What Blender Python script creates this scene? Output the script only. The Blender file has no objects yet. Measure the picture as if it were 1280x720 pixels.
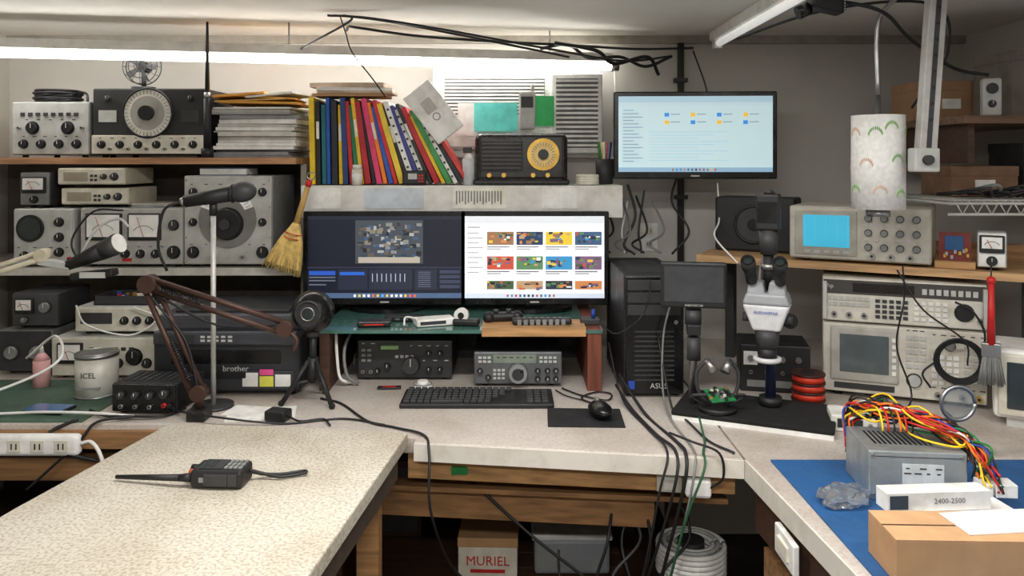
import bpy, bmesh, math, random
from mathutils import Vector, Matrix, Euler
random.seed(7)
R=math.radians
scene=bpy.context.scene
scene.view_settings.view_transform='Standard'

# ---------------------------------------------------------------- materials
_M={}
def lin(c):
    c=c/255.0
    return c/12.92 if c<=0.04045 else ((c+0.055)/1.055)**2.4
def mat(rgb,rough=.5,metal=0,noise=.10,scale=25,bump=0,emit=0,trans=0,coat=0):
    key=(rgb,rough,metal,noise,scale,bump,emit,trans,coat)
    if key in _M: return _M[key]
    m=bpy.data.materials.new("mat_%d_%d_%d"%rgb); m.use_nodes=True
    nt=m.node_tree; b=nt.nodes['Principled BSDF']
    c=[lin(v) for v in rgb]
    tc=nt.nodes.new('ShaderNodeTexCoord'); nz=nt.nodes.new('ShaderNodeTexNoise')
    nz.inputs['Scale'].default_value=scale; nz.inputs['Detail'].default_value=4
    nt.links.new(tc.outputs['Object'],nz.inputs['Vector'])
    cr=nt.nodes.new('ShaderNodeValToRGB')
    cr.color_ramp.elements[0].position=.3; cr.color_ramp.elements[1].position=.7
    cr.color_ramp.elements[0].color=[max(0,v*(1-noise)) for v in c]+[1]
    cr.color_ramp.elements[1].color=[min(1,v*(1+noise)) for v in c]+[1]
    nt.links.new(nz.outputs['Fac'],cr.inputs['Fac'])
    out=cr.outputs['Color']
    if not emit and not trans and rough<.84:
        n2=nt.nodes.new('ShaderNodeTexNoise'); n2.inputs['Scale'].default_value=11; n2.inputs['Detail'].default_value=8; n2.inputs['Roughness'].default_value=.7
        nt.links.new(tc.outputs['Object'],n2.inputs['Vector'])
        c2=nt.nodes.new('ShaderNodeValToRGB'); c2.color_ramp.elements[0].position=.34; c2.color_ramp.elements[1].position=.54
        c2.color_ramp.elements[0].color=(.82,.80,.76,1); c2.color_ramp.elements[1].color=(1,1,1,1)
        nt.links.new(n2.outputs['Fac'],c2.inputs['Fac'])
        mx=nt.nodes.new('ShaderNodeMix'); mx.data_type='RGBA'; mx.blend_type='MULTIPLY'; mx.inputs[0].default_value=1
        nt.links.new(cr.outputs['Color'],mx.inputs[6]); nt.links.new(c2.outputs['Color'],mx.inputs[7]); out=mx.outputs[2]
        mr=nt.nodes.new('ShaderNodeMapRange'); mr.inputs['From Min'].default_value=.3; mr.inputs['From Max'].default_value=.7
        mr.inputs['To Min'].default_value=min(1,rough+.18); mr.inputs['To Max'].default_value=max(.05,rough-.06)
        nt.links.new(n2.outputs['Fac'],mr.inputs['Value']); nt.links.new(mr.outputs[0],b.inputs['Roughness'])
    else: b.inputs['Roughness'].default_value=rough
    nt.links.new(out,b.inputs['Base Color'])
    b.inputs['Metallic'].default_value=metal
    if bump:
        bp=nt.nodes.new('ShaderNodeBump'); bp.inputs['Strength'].default_value=bump
        bp.inputs['Distance'].default_value=.003
        nt.links.new(nz.outputs['Fac'],bp.inputs['Height']); nt.links.new(bp.outputs['Normal'],b.inputs['Normal'])
    if emit:
        nt.links.new(cr.outputs['Color'],b.inputs['Emission Color']); b.inputs['Emission Strength'].default_value=emit
    if trans: b.inputs['Transmission Weight'].default_value=trans
    if coat: b.inputs['Coat Weight'].default_value=coat
    _M[key]=m; return m
def wood(rgb,rough=.6,scale=6,stretch=(1,12,12),dark=.5):
    key=('w',rgb,rough,scale,stretch,dark)
    if key in _M: return _M[key]
    m=bpy.data.materials.new("wood_%d_%d_%d"%rgb); m.use_nodes=True
    nt=m.node_tree; b=nt.nodes['Principled BSDF']; c=[lin(v) for v in rgb]
    tc=nt.nodes.new('ShaderNodeTexCoord'); mp=nt.nodes.new('ShaderNodeMapping'); mp.inputs['Scale'].default_value=stretch
    nz=nt.nodes.new('ShaderNodeTexNoise'); nz.inputs['Scale'].default_value=scale; nz.inputs['Detail'].default_value=6
    cr=nt.nodes.new('ShaderNodeValToRGB'); cr.color_ramp.elements[0].position=.3; cr.color_ramp.elements[1].position=.65
    cr.color_ramp.elements[0].color=[v*dark for v in c]+[1]; cr.color_ramp.elements[1].color=c+[1]
    nt.links.new(tc.outputs['Object'],mp.inputs['Vector']); nt.links.new(mp.outputs[0],nz.inputs['Vector'])
    nt.links.new(nz.outputs['Fac'],cr.inputs['Fac']); nt.links.new(cr.outputs['Color'],b.inputs['Base Color'])
    b.inputs['Roughness'].default_value=rough
    _M[key]=m; return m
def speckle(rgb,rgb2,rough=.5,scale=160,bump=0,thr=.52,stain=.12):
    m=bpy.data.materials.new("speckled_laminate"); m.use_nodes=True
    nt=m.node_tree; b=nt.nodes['Principled BSDF']; c=[lin(v) for v in rgb]; d=[lin(v) for v in rgb2]
    tc=nt.nodes.new('ShaderNodeTexCoord')
    n1=nt.nodes.new('ShaderNodeTexNoise'); n1.inputs['Scale'].default_value=scale; n1.inputs['Detail'].default_value=3
    n2=nt.nodes.new('ShaderNodeTexNoise'); n2.inputs['Scale'].default_value=3.5; n2.inputs['Detail'].default_value=9; n2.inputs['Roughness'].default_value=.65
    for n in(n1,n2): nt.links.new(tc.outputs['Object'],n.inputs['Vector'])
    cr=nt.nodes.new('ShaderNodeValToRGB'); cr.color_ramp.elements[0].position=thr-.08; cr.color_ramp.elements[1].position=thr+.08
    cr.color_ramp.elements[0].color=c+[1]; cr.color_ramp.elements[1].color=d+[1]
    nt.links.new(n1.outputs['Fac'],cr.inputs['Fac'])
    c2=nt.nodes.new('ShaderNodeValToRGB'); c2.color_ramp.elements[0].position=.36; c2.color_ramp.elements[1].position=.56
    c2.color_ramp.elements[0].color=[1-stain*1.2,1-stain*1.4,1-stain*1.7,1]; c2.color_ramp.elements[1].color=[1,1,1,1]
    nt.links.new(n2.outputs['Fac'],c2.inputs['Fac'])
    mx=nt.nodes.new('ShaderNodeMix'); mx.data_type='RGBA'; mx.blend_type='MULTIPLY'; mx.inputs[0].default_value=1
    nt.links.new(cr.outputs['Color'],mx.inputs[6]); nt.links.new(c2.outputs['Color'],mx.inputs[7])
    nt.links.new(mx.outputs[2],b.inputs['Base Color']); b.inputs['Roughness'].default_value=rough
    if bump:
        bp=nt.nodes.new('ShaderNodeBump'); bp.inputs['Strength'].default_value=bump; bp.inputs['Distance'].default_value=.002
        nt.links.new(n1.outputs['Fac'],bp.inputs['Height']); nt.links.new(bp.outputs['Normal'],b.inputs['Normal'])
    return m

BLK=mat((24,24,26),.45); BLKG=mat((14,14,16),.2); DG=mat((52,52,54),.5); GR=mat((128,129,127),.5); LG=mat((186,187,183),.5)
WH=mat((234,233,229),.5); CREAM=mat((214,209,194),.5); BEI=mat((194,187,168),.5); STEEL=mat((175,175,175),.3,1); DSTEEL=mat((80,80,82),.35,1)
PAP=mat((234,233,229),.8); MAN=mat((224,162,74),.8); CARD=mat((178,138,98),.85,noise=.08); RED=mat((195,30,30),.45); YEL=mat((240,200,30),.5)
GRN=mat((30,125,60),.5); BLU=mat((30,70,165),.5); BRASS=mat((205,165,80),.35,.8); RUB=mat((16,16,16),.8)
CRTG=mat((44,52,52),.15); PINE=wood((202,154,100)); TAN=wood((168,124,80)); DWOOD=wood((82,54,40)); RWOOD=wood((128,68,48),stretch=(12,12,1))

# ---------------------------------------------------------------- builder
class O:
    def __init__(s,name): s.name=name; s.bm=bmesh.new(); s.mats=[]
    def add(s,tb,m,smooth=False,M=None):
        if m not in s.mats: s.mats.append(m)
        i=s.mats.index(m)
        for f in tb.faces: f.material_index=i; f.smooth=smooth
        if M is not None: tb.transform(M)
        me=bpy.data.meshes.new('t'); tb.to_mesh(me); tb.free(); s.bm.from_mesh(me); bpy.data.meshes.remove(me)
    def box(s,x0,x1,y0,y1,z0,z1,m,bev=0,rot=None,seg=2):
        tb=bmesh.new(); bmesh.ops.create_cube(tb,size=1)
        sx,sy,sz=abs(x1-x0),abs(y1-y0),abs(z1-z0)
        tb.transform(Matrix.Diagonal((sx,sy,sz,1)))
        if bev: 
            bmesh.ops.bevel(tb,geom=list(tb.edges),offset=min(bev,.45*min(sx,sy,sz)),segments=seg,affect='EDGES',profile=.5)
        M=Matrix.Translation(((x0+x1)/2,(y0+y1)/2,(z0+z1)/2))
        if rot: M=M@Euler([R(a) for a in rot]).to_matrix().to_4x4()
        s.add(tb,m,False,M); return s
    def cyl(s,p0,p1,r,m,r2=None,n=20,smooth=True):
        p0=Vector(p0);p1=Vector(p1); d=p1-p0; L=d.length
        tb=bmesh.new(); bmesh.ops.create_cone(tb,cap_ends=True,segments=n,radius1=r,radius2=r if r2 is None else r2,depth=L)
        q=Vector((0,0,1)).rotation_difference(d.normalized()).to_matrix().to_4x4()
        if m not in s.mats: s.mats.append(m)
        i=s.mats.index(m)
        for f in tb.faces: f.material_index=i; f.smooth=(len(f.verts)==4 and n>4 and smooth)
        tb.transform(Matrix.Translation((p0+p1)/2)@q)
        me=bpy.data.meshes.new('t'); tb.to_mesh(me); tb.free(); s.bm.from_mesh(me); bpy.data.meshes.remove(me); return s
    def sph(s,c,r,m,sc=(1,1,1),n=20,rot=None):
        tb=bmesh.new(); bmesh.ops.create_uvsphere(tb,u_segments=n,v_segments=n//2+2,radius=r)
        M=Matrix.Translation(c)
        if rot: M=M@Euler([R(a) for a in rot]).to_matrix().to_4x4()
        s.add(tb,m,True,M@Matrix.Diagonal((sc[0],sc[1],sc[2],1))); return s
    def tube(s,pts,r,m,n=6,spl=True,sub=6):
        P=[Vector(p) for p in pts]
        if spl and len(P)>2:
            Q=[]; E=[P[0]*2-P[1]]+P+[P[-1]*2-P[-2]]
            for i in range(1,len(E)-2):
                a,b,c,d=E[i-1:i+3]
                for k in range(sub):
                    t=k/sub; Q.append(.5*((2*b)+(c-a)*t+(2*a-5*b+4*c-d)*t*t+(3*b-a-3*c+d)*t**3))
            Q.append(P[-1]); P=Q
        tb=bmesh.new(); rings=[]; up=None
        for i,p in enumerate(P):
            d=(P[min(i+1,len(P)-1)]-P[max(i-1,0)])
            if d.length<1e-7: d=Vector((0,0,1))
            d.normalize()
            if up is None: up=d.orthogonal().normalized()
            up=(up-d*up.dot(d))
            up=up.normalized() if up.length>1e-5 else d.orthogonal().normalized()
            w=d.cross(up)
            rings.append([tb.verts.new(p+(up*math.cos(2*math.pi*k/n)+w*math.sin(2*math.pi*k/n))*r) for k in range(n)])
        for a,b in zip(rings,rings[1:]):
            for k in range(n): tb.faces.new((a[k],a[(k+1)%n],b[(k+1)%n],b[k]))
        tb.faces.new(rings[0][::-1]); tb.faces.new(rings[-1])
        s.add(tb,m,True); return s
    def ring(s,c,Rr,r,m,axis='y',n=32,a0=0,a1=360):
        pts=[]
        for k in range(n+1):
            a=R(a0+(a1-a0)*k/n); u,v=Rr*math.cos(a),Rr*math.sin(a)
            pts.append({'y':(c[0]+u,c[1],c[2]+v),'z':(c[0]+u,c[1]+v,c[2]),'x':(c[0],c[1]+u,c[2]+v)}[axis])
        return s.tube(pts,r,m,spl=False)
    def prism(s,poly,a,b,m,axis='z',bev=0):
        tb=bmesh.new()
        f=lambda p,t:{'z':(p[0],p[1],t),'y':(p[0],t,p[1]),'x':(t,p[0],p[1])}[axis]
        A=[tb.verts.new(f(p,a)) for p in poly]; B=[tb.verts.new(f(p,b)) for p in poly]
        tb.faces.new(A); tb.faces.new(B)
        for i in range(len(poly)): j=(i+1)%len(poly); tb.faces.new((A[i],A[j],B[j],B[i]))
        bmesh.ops.recalc_face_normals(tb,faces=list(tb.faces))
        if bev: bmesh.ops.bevel(tb,geom=list(tb.edges),offset=bev,segments=2,affect='EDGES',profile=.5)
        s.add(tb,m); return s
    def text(s,t,size,loc,m,rot=(90,0,0),ext=.0004):
        cu=bpy.data.curves.new('t','FONT'); cu.body=t; cu.size=size; cu.align_x='CENTER'; cu.align_y='CENTER'; cu.extrude=ext; cu.resolution_u=2
        ob=bpy.data.objects.new('t',cu); scene.collection.objects.link(ob)
        dg=bpy.context.evaluated_depsgraph_get(); me=bpy.data.meshes.new_from_object(ob.evaluated_get(dg))
        tb=bmesh.new(); tb.from_mesh(me); bpy.data.objects.remove(ob); bpy.data.curves.remove(cu); bpy.data.meshes.remove(me)
        s.add(tb,m,False,Matrix.Translation(loc)@Euler([R(a) for a in rot]).to_matrix().to_4x4()); return s
    def knob(s,x,z,r,m=None,y=0,d=.014,mark=True):
        m=m or BLK
        s.cyl((x,y,z),(x,y-.002,z),r*1.15,DSTEEL,n=16)
        s.cyl((x,y-.002,z),(x,y-d,z),r,m,r*.85,n=16)
        if mark: s.box(x-.0008,x+.0008,y-d-.001,y-d,z,z+r*.8,WH)
        return s
    def grid(s,x0,z0,nx,nz,dx,dz,w,h,m,y=0,d=.004):
        for i in range(nx):
            for j in range(nz): s.box(x0+i*dx,x0+i*dx+w,y-d,y+.001,z0+j*dz,z0+j*dz+h,m)
        return s
    def jack(s,x,z,r=.006,y=0,m=None):
        s.cyl((x,y,z),(x,y-.012,z),r,m or STEEL,n=12); s.cyl((x,y-.012,z),(x,y-.013,z),r*.5,BLK,n=8); return s
    def meter(s,x0,x1,z0,z1,y=0,face=None):
        s.box(x0,x1,y-.01,y+.001,z0,z1,BLK,.003); s.box(x0+.006,x1-.006,y-.0115,y-.009,z0+.012,z1-.005,face or PAP)
        cx=(x0+x1)/2; w=(x1-x0); h=z1-z0
        s.ring((cx,y-.012,z0+.01),min(w*.36,h*.6),.0008,BLK,a0=35,a1=145,n=12)
        s.tube([(cx,y-.013,z0+.012),(cx-w*.2,y-.013,z1-.012)],.0008,RED,spl=False); return s
    def marks(s,x0,x1,z,n,y=-.0025,m=None,seed=1):
        rn=random.Random(seed)
        for i in range(n):
            x=x0+(x1-x0)*i/max(1,n-1); w=rn.uniform(.006,.014); s.box(x-w/2,x+w/2,y-.0006,y+.001,z,z+.0025,m or DG)
        return s
    def done(s,loc=(0,0,0),rz=0,rx=0,ry=0,sc=None):
        me=bpy.data.meshes.new(s.name); s.bm.to_mesh(me); s.bm.free()
        for m in s.mats: me.materials.append(m)
        if sc: me.transform(Matrix.Diagonal((sc[0],sc[1],sc[2],1)))
        ob=bpy.data.objects.new(s.name,me); scene.collection.objects.link(ob)
        ob.location=loc; ob.rotation_euler=(R(rx),R(ry),R(rz)); return ob

# ---------------------------------------------------------------- room
WALL=mat((200,196,188),.85,noise=.05,scale=3); CEIL=mat((224,220,212),.85,noise=.04,scale=3)
O('wall_back').box(-1.95,1.75,3.1,3.16,0,1.93,WALL).done()
O('wall_left').box(-2.01,-1.95,-1.5,3.16,0,1.93,WALL).done()
O('wall_right').box(1.75,1.81,-1.5,3.16,0,1.93,WALL).done()
O('wall_front').box(-1.95,1.75,-1.56,-1.5,0,1.93,WALL).done()
O('ceiling').box(-2.01,1.81,-1.56,3.16,1.93,1.98,CEIL).done()
O('floor').box(-2.01,1.81,-1.56,3.16,-.05,0,mat((60,54,50),.7,noise=.2,scale=8)).done()
t=O('trim_1'); t.box(-1.95,1.75,3.08,3.1,1.90,1.93,mat((160,154,144),.7)); t.done()
t=O('trim_2'); 
for y in(.9,2.1): t.box(-1.95,1.75,y,y+.012,1.925,1.93,mat((170,165,156),.7))
t.done()
t=O('conduit_pipe'); t.cyl((.65,3.08,1.05),(.65,3.08,1.90),.013,mat((60,57,54),.5)); 
for z in(1.3,1.75): t.box(.625,.675,3.065,3.098,z,z+.015,DG)
t.done()

# ---------------------------------------------------------------- benches
LAM=speckle((198,189,181),(185,174,166),.42,120,0,.55,.17); EDGE=mat((212,206,196),.5,noise=.08,scale=6)
d=O('desk')
d.prism([(-1.94,2.09),(-.9,2.09),(-.87,2.062),(-.24,1.985),(-.24,1.955),(.535,1.845),(.535,3.09),(-1.94,3.09)],.72,.76,LAM,bev=.003)
d.prism([(-.24,1.957),(-.24,1.951),(.535,1.841),(.535,1.847)],.715,.757,EDGE)
d.prism([(-.26,2.02),(-.26,2.00),(.53,1.9),(.53,1.92)],.655,.719,PINE)
d.prism([(-.36,2.14),(-.36,2.10),(.36,2.02),(.36,2.06)],.52,.59,TAN)
d.prism([(-.34,2.10),(-.34,2.05),(.53,1.96),(.53,2.02)],.605,.617,TAN)
d.box(-1.94,-.9,2.075,2.09,.70,.745,TAN)
d.box(-1.94,-.9,2.12,2.16,.60,.66,TAN)
for x in(-1.2,-.55,.45): d.box(x,x+.06,2.3,2.36,0,.72,DWOOD)
d.box(-.15,-.11,1.976,1.984,.672,.69,GRN)
d.done()
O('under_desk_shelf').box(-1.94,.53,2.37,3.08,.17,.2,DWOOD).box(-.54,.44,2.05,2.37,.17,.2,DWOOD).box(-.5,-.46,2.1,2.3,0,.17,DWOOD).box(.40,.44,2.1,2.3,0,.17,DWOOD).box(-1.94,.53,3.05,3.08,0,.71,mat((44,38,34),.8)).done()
w=O('workbench')
w.prism([(.54,3.09),(.54,1.845),(.577,1.327),(.60,.85),(1.74,.85),(1.74,3.09)],.72,.76,LAM,bev=.003)
w.prism([(.536,1.845),(.573,1.327),(.596,.85),(.604,.85),(.581,1.327),(.544,1.845)],.712,.758,EDGE)
w.prism([(.56,1.84),(.597,1.327),(.62,.9),(.64,.9),(.617,1.327),(.58,1.84)],.60,.712,DWOOD)
w.prism([(.58,1.84),(.617,1.327),(.64,.9),(.66,.9),(.637,1.327),(.60,1.84)],.40,.56,TAN)
for y in(1.75,1.35,.95): w.box(.60,.67,y,y+.06,0,.715,TAN)
w.box(.60,1.7,.95,1.8,.17,.2,DWOOD)
w.box(.545,.558,1.55,1.66,.64,.70,WH,.003); w.box(.54,.548,1.575,1.635,.655,.685,CREAM,.002)
w.done()
TBL=speckle((202,195,181),(170,161,145),.6,150,.35,.54,.15)
t=O('work_table')
t.prism([(-.256,1.966),(-.871,2.044),(-.958,1.54),(-1.05,.8),(-.381,.8),(-.329,1.288)],.745,.78,TBL,bev=.004)
t.prism([(-.276,1.93),(-.855,2.0),(-.94,1.54),(-1.02,.84),(-.40,.84),(-.349,1.288)],.68,.745,mat((70,58,48),.7))
for x,y in((-.33,1.85),(-.82,1.92),(-.97,.9),(-.46,.9)): t.box(x-.025,x+.025,y-.025,y+.025,0,.69,TAN)
t.done()
O('cutting_mat').box(-1.93,-1.13,2.1,2.5,.76,.763,mat((66,92,76),.6,noise=.2,scale=10)).done()
O('anti_static_mat').prism([(.592,1.83),(1.5,1.83),(1.5,.9),(.615,.9),(.597,1.327)],.76,.764,mat((36,86,138),.55,noise=.12,scale=6)).done()

# ---------------------------------------------------------------- shelves
s=O('equipment_shelf')
s.box(-1.94,-.73,2.7,3.09,1.436,1.458,wood((188,140,100)))
s.box(-1.94,-.72,2.65,3.09,1.067,1.092,mat((206,202,194),.6))
s.box(-.74,-.72,2.8,3.09,.761,1.436,mat((156,149,138),.6))
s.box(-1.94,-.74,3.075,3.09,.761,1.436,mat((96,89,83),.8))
s.done()
s=O('book_shelf')
s.box(-.715,.375,2.72,3.09,1.343,1.363,WH)
s.box(-.715,.375,2.71,2.73,1.255,1.363,mat((220,218,212),.6,noise=.06))
for x,wd,c in((-.68,.1,PAP),(-.5,.2,mat((200,208,216),.8)),(-.2,.18,mat((232,230,218),.8)),(.1,.12,PAP)): s.box(x,x+wd,2.706,2.711,1.285,1.355,c)
for i in range(16): s.box(-.19+.01*i,-.185+.01*i,2.7045,2.706,1.30+.005*(i%3),1.345,GR)
s.box(-.715,-.69,2.75,3.09,.95,1.343,DG)
s.done()
s=O('corner_shelf')
s.box(0,1.02,0,.33,-.022,0,wood((204,162,114))); s.box(0,1.02,.31,.33,.0,.05,TAN)
s.box(.02,.05,.27,.31,-.385,-.022,DG); s.box(.9,.93,.27,.31,-.385,-.022,DG)
s.done((.595,2.58,1.145),-30)
s=O('side_shelf'); s.box(1.3,1.745,2.3,3.05,1.556,1.578,wood((124,94,72))); s.box(1.34,1.36,2.35,3.0,1.44,1.556,DWOOD); s.done()
s=O('wire_rack'); WW=mat((196,194,188),.4,.3)
for i in range(27): s.tube([(1.22+.02*i,2.2,1.337),(1.22+.02*i,2.62,1.337)],.0026,WW,spl=False)
for y in(2.2,2.4,2.62): s.tube([(1.2,y,1.33),(1.745,y,1.33)],.0045,WW,spl=False)
s.tube([(1.2,2.2,1.30),(1.745,2.2,1.30)],.0045,WW,spl=False)
for i in range(13): s.tube([(1.22+.04*i,2.2,1.335),(1.24+.04*i,2.2,1.30),(1.26+.04*i,2.2,1.335)],.0025,WW,spl=False)
s.tube([(1.2,2.2,1.33),(1.2,2.62,1.33)],.0045,WW,spl=False)
s.done()

# ---------------------------------------------------------------- lights
TUBE=mat((254,252,248),.5,noise=0,emit=20)
f=O('fluorescent_light')
f.cyl((-1.93,2.57,1.80),(.37,3.0,1.80),.014,TUBE); f.cyl((.37,3.0,1.80),(.40,3.006,1.80),.016,STEEL)
f.prism([(-1.93,2.60),(-1.93,2.56),(.38,2.985),(.38,3.025)],1.818,1.85,mat((215,213,208),.4))
for tt in(.1,.5,.9): 
    x=-1.93+2.3*tt; y=2.58+.43*tt; f.cyl((x,y,1.85),(x,y,1.93),.003,STEEL)
f.tube([(.385,3.0,1.80),(.386,2.99,1.7),(.385,2.99,1.66)],.0025,WH,spl=False); f.sph((.385,2.99,1.655),.008,WH)
f.done()
f=O('ceiling_light'); FX=mat((214,213,208),.4)
f.box(.74,.79,1.3,3.0,1.895,1.93,FX,.005); f.cyl((.765,1.35,1.882),(.765,2.95,1.882),.013,mat((240,240,236),.4,noise=0,emit=.5)); 
f.box(.75,.78,1.3,1.34,1.865,1.9,WH); f.box(.75,.78,2.96,3.0,1.865,1.9,WH); f.done()
def area(name,loc,size,sy,energy,col,rot=(0,0,0)):
    l=bpy.data.lights.new(name,'AREA'); l.shape='RECTANGLE'; l.size=size; l.size_y=sy; l.energy=energy; l.color=col
    o=bpy.data.objects.new(name,l); o.location=loc; o.rotation_euler=[R(a) for a in rot]; scene.collection.objects.link(o)
for i,(x,y,hw,e) in enumerate(((-.1,1.3,.62,23),(-.1,-.3,.62,38),(1.1,.9,.35,9))):
    f=O('fill_housing.%03d'%(i+1)); f.box(x-hw,x+hw,y-.08,y+.08,1.905,1.93,FX,.005); f.done()  # housing added above each unseen area lamp
    area('overhead_fill_%d'%i,(x,y,1.90),hw*1.9,.12,e,(1,.985,.955))  # unseen area lamps added for overhead fill; the last brightens the right side
wd=bpy.data.worlds.new('w'); scene.world=wd; wd.use_nodes=True; wd.node_tree.nodes['Background'].inputs[0].default_value=(.5,.5,.55,1); wd.node_tree.nodes['Background'].inputs[1].default_value=.05

# ---------------------------------------------------------------- monitors
def E(rgb,s=1.0): return mat(rgb,.3,noise=0,emit=s)
def monitor(name,wi,hi,ui,loc,rz=0,stand=True,z0=.06,bg=(235,238,242),es=.8):
    o=O(name); o.box(-wi/2,wi/2,0,.03,z0,z0+hi,BLKG,.004); o.box(-wi/2+.05,wi/2-.05,.03,.055,z0+.04,z0+hi-.04,BLK,.01)
    a,b,c,d=-wi/2+.016,wi/2-.016,z0+.024,z0+hi-.016
    o.box(a,b,-.001,.001,c,d,E(bg,es))
    for k,(u0,v0,u1,v1,col) in enumerate(ui):
        o.box(a+(b-a)*u0,a+(b-a)*u1,-.0016-.00002*k,-.0005,d-(d-c)*v1,d-(d-c)*v0,E(col,es))
    o.box(-.015,.015,-.0015,0,z0+.008,z0+.013,LG)
    if stand:
        o.box(-.03,.03,.04,.07,.01,z0+.12,BLKG,.004); o.prism([(.13*math.cos(a_),.09*math.sin(a_)+.06) for a_ in [i*math.pi/12 for i in range(24)]],0,.012,BLKG)
    o.done(loc,rz)
obs=[(0,0,1,.04,(30,34,48)),(.31,.05,.75,.58,(60,66,74))]
for i in range(110):
    u=.32+random.random()*.39; v=.07+random.random()*.43; g=random.choice([(120,120,118),(60,80,110),(30,30,34),(120,112,100),(90,80,70),(150,150,150),(40,60,80),(50,48,46)])
    obs.append((u,v,u+.012+random.random()*.03,v+.015+random.random()*.04,g))
obs+=[(.33,.50,.73,.57,(160,152,140)),(0,.62,1,.635,(44,48,66)),(.01,.67,.18,.72,(40,80,170)),(.01,.74,.18,.755,(90,96,110)),(.01,.78,.18,.795,(90,96,110)),(.01,.83,.12,.845,(90,96,110)),
 (.2,.65,.39,.9,(34,38,54)),(.21,.68,.37,.72,(40,90,180)),(.4,.65,.68,.9,(34,38,54)),(.7,.65,.84,.9,(34,38,54)),(.86,.66,.99,.7,(52,58,80)),(.86,.72,.99,.76,(52,58,80)),(.86,.78,.99,.82,(52,58,80)),(.86,.84,.99,.88,(52,58,80)),(0,.94,1,1,(70,90,120))]
for i in range(8): obs+=[(.42+.03*i,.70,.425+.03*i,.80,(160,170,190)),(.72,.68+.025*i,.8,.685+.025*i,(110,120,140))]
for i in range(14): obs.append((.3+.03*i,.955,.315+.03*i,.985,random.choice([(220,180,60),(80,160,230),(230,230,230),(230,90,60)])))
monitor('computer_monitor',.543,.312,obs,(-.424,2.66,.945),0,z0=.022,bg=(20,24,38))
yt=[(0,0,1,.09,(212,216,222)),(.02,.13,.11,.14,(120,120,120)),(.3,.11,.62,.145,(250,250,250))]
for i in range(9): yt.append((.02,.2+.06*i,.10+.03*(i%2),.21+.06*i,(150,150,155)))
pal=[(150,110,80),(40,60,90),(220,190,60),(60,90,120),(190,80,60),(90,130,90),(60,140,190),(120,90,120),(70,90,60),(180,150,120),(40,40,50),(200,130,80)]
for r_ in range(3):
    for c_ in range(4):
        u=.16+c_*.21; v=.19+r_*.30; h=.16 if r_<2 else .10
        if v>.9: continue
        yt.append((u,v,u+.19,v+h,pal[(r_*4+c_)%12]))
        for k in range(14):
            a=u+random.random()*.155; b=v+random.random()*h*.7; yt.append((a,b,a+.015+random.random()*.03,b+.015+random.random()*.03,random.choice(pal+[(230,230,230),(60,60,60),(40,50,70)])))
        if r_<2: yt+=[(u,v+h+.02,u+.16,v+h+.03,(90,90,95)),(u,v+h+.045,u+.1,v+h+.055,(140,140,145))]
yt.append((0,.94,1,1,(205,215,230)))
for i in range(12): yt.append((.3+.03*i,.955,.315+.03*i,.985,random.choice(pal)))
monitor('computer_monitor.001',.496,.312,yt,(.075,2.66,.945),0,z0=.022,es=.6)
fe=[(0,0,1,.08,(170,200,215)),(0,.08,1,.13,(190,212,222)),(.02,.2,.02+.12,.88,(186,210,218)),(0,.94,1,1,(140,175,200))]
for i in range(16): fe.append((.03,.18+.045*i,.1+.03*(i%3),.19+.045*i,(120,150,170)))
for r_ in range(2):
    for c_ in range(4): u=.3+c_*.17; v=.22+r_*.1; fe+=[(u,v,u+.03,v+.05,(235,190,60) if (r_+c_)%2 else (60,140,220)),(u+.04,v+.015,u+.1,v+.025,(120,140,150))]
for i in range(10): fe.append((.2,.47+.042*i,.72-.1*(i%3),.476+.042*i,(150,175,190)))
for i in range(12): fe.append((.35+.025*i,.955,.36+.025*i,.985,random.choice(pal)))
monitor('computer_monitor.002',.555,.30,fe,(.628,2.74,1.385),-3,stand=False,z0=0,bg=(192,218,224),es=.55)
b=O('monitor_wall_bracket'); b.box(.56,.63,2.80,2.815,1.48,1.58,BLK); b.cyl((.595,2.81,1.53),(.595,3.09,1.53),.018,BLK); b.box(.535,.63,3.085,3.099,1.46,1.60,BLK); b.done()

# ---------------------------------------------------------------- riser
r=O('monitor_riser')
r.box(-.575,-.545,2.385,2.80,.76,.935,DWOOD,.002); r.box(.225,.268,2.385,2.80,.76,.945,RWOOD,.002)
r.box(-.58,.27,2.38,2.80,.933,.943,mat((70,112,104),.15,noise=.05,coat=.5)); r.box(-.09,.22,2.375,2.384,.925,.952,PINE); r.box(-.09,.22,2.384,2.50,.9431,.952,PINE)
r.box(-.57,.268,2.79,2.80,.76,.93,BLK)
r.done()
r=O('ham_radio')
w_,h_=.295,.125
r.box(-w_/2,w_/2,.01,.27,.008,h_,DG,.003); r.box(-w_/2,w_/2,0,.012,.008,h_,mat((44,44,46),.4),.003)
for x in(-.12,.12): r.cyl((x,.03,0),(x,.03,.01),.012,RUB)
r.box(-.085,.0,-.002,0,.092,.115,mat((40,46,40),.15)); r.box(-.075,-.02,-.0025,-.0015,.098,.109,mat((120,150,90),.4,emit=.15))
r.knob(.02,.05,.028,DG,d=.025); r.knob(-.055,.045,.011); r.knob(-.085,.03,.009); r.knob(.075,.085,.010); r.knob(.11,.085,.010); r.knob(.075,.035,.009); r.knob(.11,.035,.009)
r.grid(-.135,.06,2,3,.018,.016,.012,.008,GR); r.grid(-.03,.072,4,1,.016,.01,.010,.008,LG); r.jack(-.13,.03); r.jack(-.105,.03); r.marks(.02,.13,.108,5,y=-.001,m=LG)
r.marks(-.13,-.1,.115,2,y=-.001,m=LG); r.marks(.06,.13,.062,3,y=-.001,m=LG)
r.ring((-.15,-.02,.06),.03,.003,BLK,axis='x',a0=90,a1=270)
r.done((-.335,2.5,.76))
r=O('ham_radio.001'); w_,h_=.267,.107; SIL=mat((165,168,170),.35,.5)
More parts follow.
